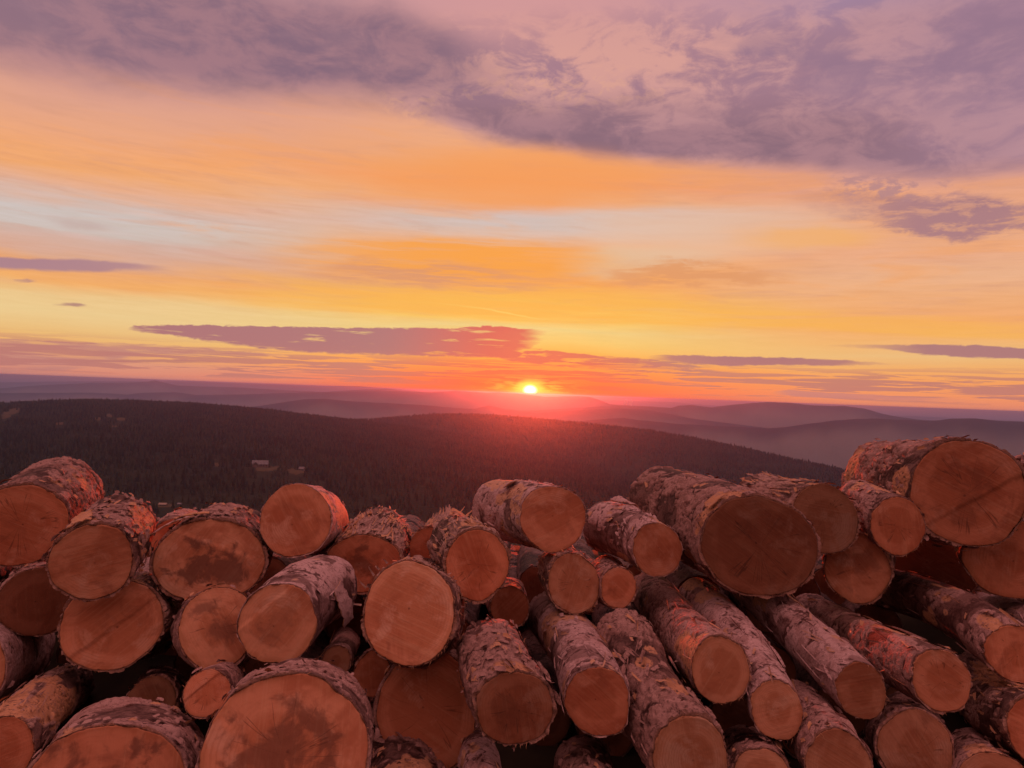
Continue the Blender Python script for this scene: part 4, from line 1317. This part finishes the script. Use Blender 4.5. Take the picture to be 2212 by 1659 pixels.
def sheet(name, q, mat, th, s, lt, ls, lift, roll=0.0, thick=0.004, peel=0.0, nu=14, nw=8, taper=0.2, twist=0.0, seed=0):
    """a strip of bark or wood with thickness, fast to the log at one end"""
    rng = np.random.default_rng(seed)
    t = np.linspace(0, 1, nu)
    w = np.linspace(-0.5, 0.5, nw)
    T, Wd = np.meshgrid(t, w, indexing='ij')
    rag = 1 - taper * T + 0.14 * rng.uniform(-1, 1, T.shape) * (np.abs(Wd) > 0.4)
    a = (T - 0.1) * ls / q['L']
    b = Wd * lt / q['R'] * rag
    ca, sa = math.cos(roll), math.sin(roll)
    ds, dt = a * ca - b * sa * q['R'] / q['L'], a * sa * q['L'] / q['R'] + b * ca
    lf = 0.003 + lift * T ** 1.7 + twist * Wd * T + 0.003 * rng.uniform(-1, 1, T.shape)
    top = q['surf'](th + dt, s + ds, lf + thick)
    bot = q['surf'](th + dt, s + ds, lf)
    bag = Bag()
    bag.grid(top, 0.8, peel, 0.6)
    bag.grid(bot, 0.6, 1.0, 0.5, flip=True)
    ring_t = np.concatenate([top[:, 0], top[-1, 1:], top[::-1, -1][1:], top[0, ::-1][1:-1]])
    ring_b = np.concatenate([bot[:, 0], bot[-1, 1:], bot[::-1, -1][1:], bot[0, ::-1][1:-1]])
    bag.grid(np.stack([ring_t, ring_b]), 0.5, 1.0, 0.5, wrap=True)
    return bag.build(name, [mat, WOOD], q['root'])


Q = LOGS
sheet('bark_strip', Q[3], BARK['pale'], 2.05, 0.02, 0.06, 0.16, 0.035, roll=1.25, peel=0.0, seed=1)
sheet('bark_strip', Q[3], BARK['fibre'], 1.75, 0.12, 0.05, 0.13, 0.02, roll=1.7, peel=1.0, seed=2)
sheet('bark_flap', Q[43], BARK['pale'], 0.35, 0.52, 0.11, 0.13, 0.05, roll=-1.35, seed=3)
sheet('torn_wood', Q[22], BARK['fibre'], 1.15, 0.98, 0.05, 0.30, 0.012, roll=math.pi - 0.05, thick=0.010, peel=1.0, taper=0.55, seed=4)
sheet('bark_flap', Q[9], BARK['pale'], 1.4, 0.55, 0.07, 0.10, 0.035, roll=0.6, seed=5)
sheet('bark_flap', Q[8], BARK['pale'], 2.0, 0.55, 0.06, 0.09, 0.02, roll=2.6, seed=6)
sheet('bark_flap', Q[1], BARK['pine'], 1.95, 0.03, 0.08, 0.10, 0.012, roll=0.1, peel=1.0, seed=7)
sheet('bark_flap', Q[10], BARK['fibre'], 2.3, 0.02, 0.10, 0.06, 0.006, roll=0.0, peel=1.0, seed=8)
for k_ in range(6):                                   # shavings curling off the rim of the upright oval end
    rg_ = np.random.default_rng(50 + k_)
    th_ = 1.75 + k_ * 0.24 + rg_.uniform(-0.08, 0.08)
    t_ = np.linspace(0, 1, 16)
    r_ = Q[44]['R'] + 0.004
    base_p = Q[44]['surf'](np.array([th_]), np.array([0.005]), np.array([0.0]))[0]
    e1 = np.array([math.cos(th_), math.sin(th_), 0])
    e2 = np.array([-math.sin(th_), math.cos(th_), 0])
    ra = rg_.uniform(0.007, 0.016)
    an = t_ * rg_.uniform(2.5, 5.5)
    out = rg_.uniform(0.012, 0.04)
    c_ = base_p + e1 * (ra * np.sin(an) + out * t_)[:, None] + e2 * (rg_.uniform(-0.02, 0.02) * t_)[:, None] + np.array([0, 0, 1.0]) * (ra * (1 - np.cos(an)))[:, None]
    wd_ = (0.0035 * (1.1 - t_))[:, None]
    bg_ = Bag()
    bg_.grid(np.stack([c_ - e2 * wd_, c_ + e2 * wd_], 1), 0.9, 0.5, 0.8)
    bg_.build('wood_shaving', [BARK['pale'], WOOD], Q[44]['root'])

# ------------------------------------------------------------------ the air
hz = bpy.data.materials.new('hazy_air')
hz.use_nodes = True
hz.node_tree.nodes.clear()
gh = G(hz.node_tree)
vo = gh.new('ShaderNodeVolumePrincipled')
vo.inputs['Color'].default_value = (0.26, 0.50, 0.96, 1)
vo.inputs['Density'].default_value = 3.5e-5
vo.inputs['Anisotropy'].default_value = 0.55
v2 = gh.new('ShaderNodeVolumePrincipled')
v2.inputs['Color'].default_value = (0.26, 0.50, 0.96, 1)
v2.inputs['Density'].default_value = 1.5e-5          # the coarse droplets that throw the light straight on
v2.inputs['Anisotropy'].default_value = 0.92
va = gh.new('ShaderNodeAddShader')
gh.put(va.inputs[0], vo.outputs[0])
gh.put(va.inputs[1], v2.outputs[0])
ho = gh.new('ShaderNodeOutputMaterial')
gh.put(ho.inputs['Volume'], va.outputs[0])
v_, f_ = box(-60000, 60000, -60000, 60000, -1503, CAM_Z + 12)
o = mesh_obj('haze', v_, f_, hz, None, False)
o['kind'] = 'stuff'
o['label'] = 'thin evening haze lying over the hills'
o['category'] = 'haze'
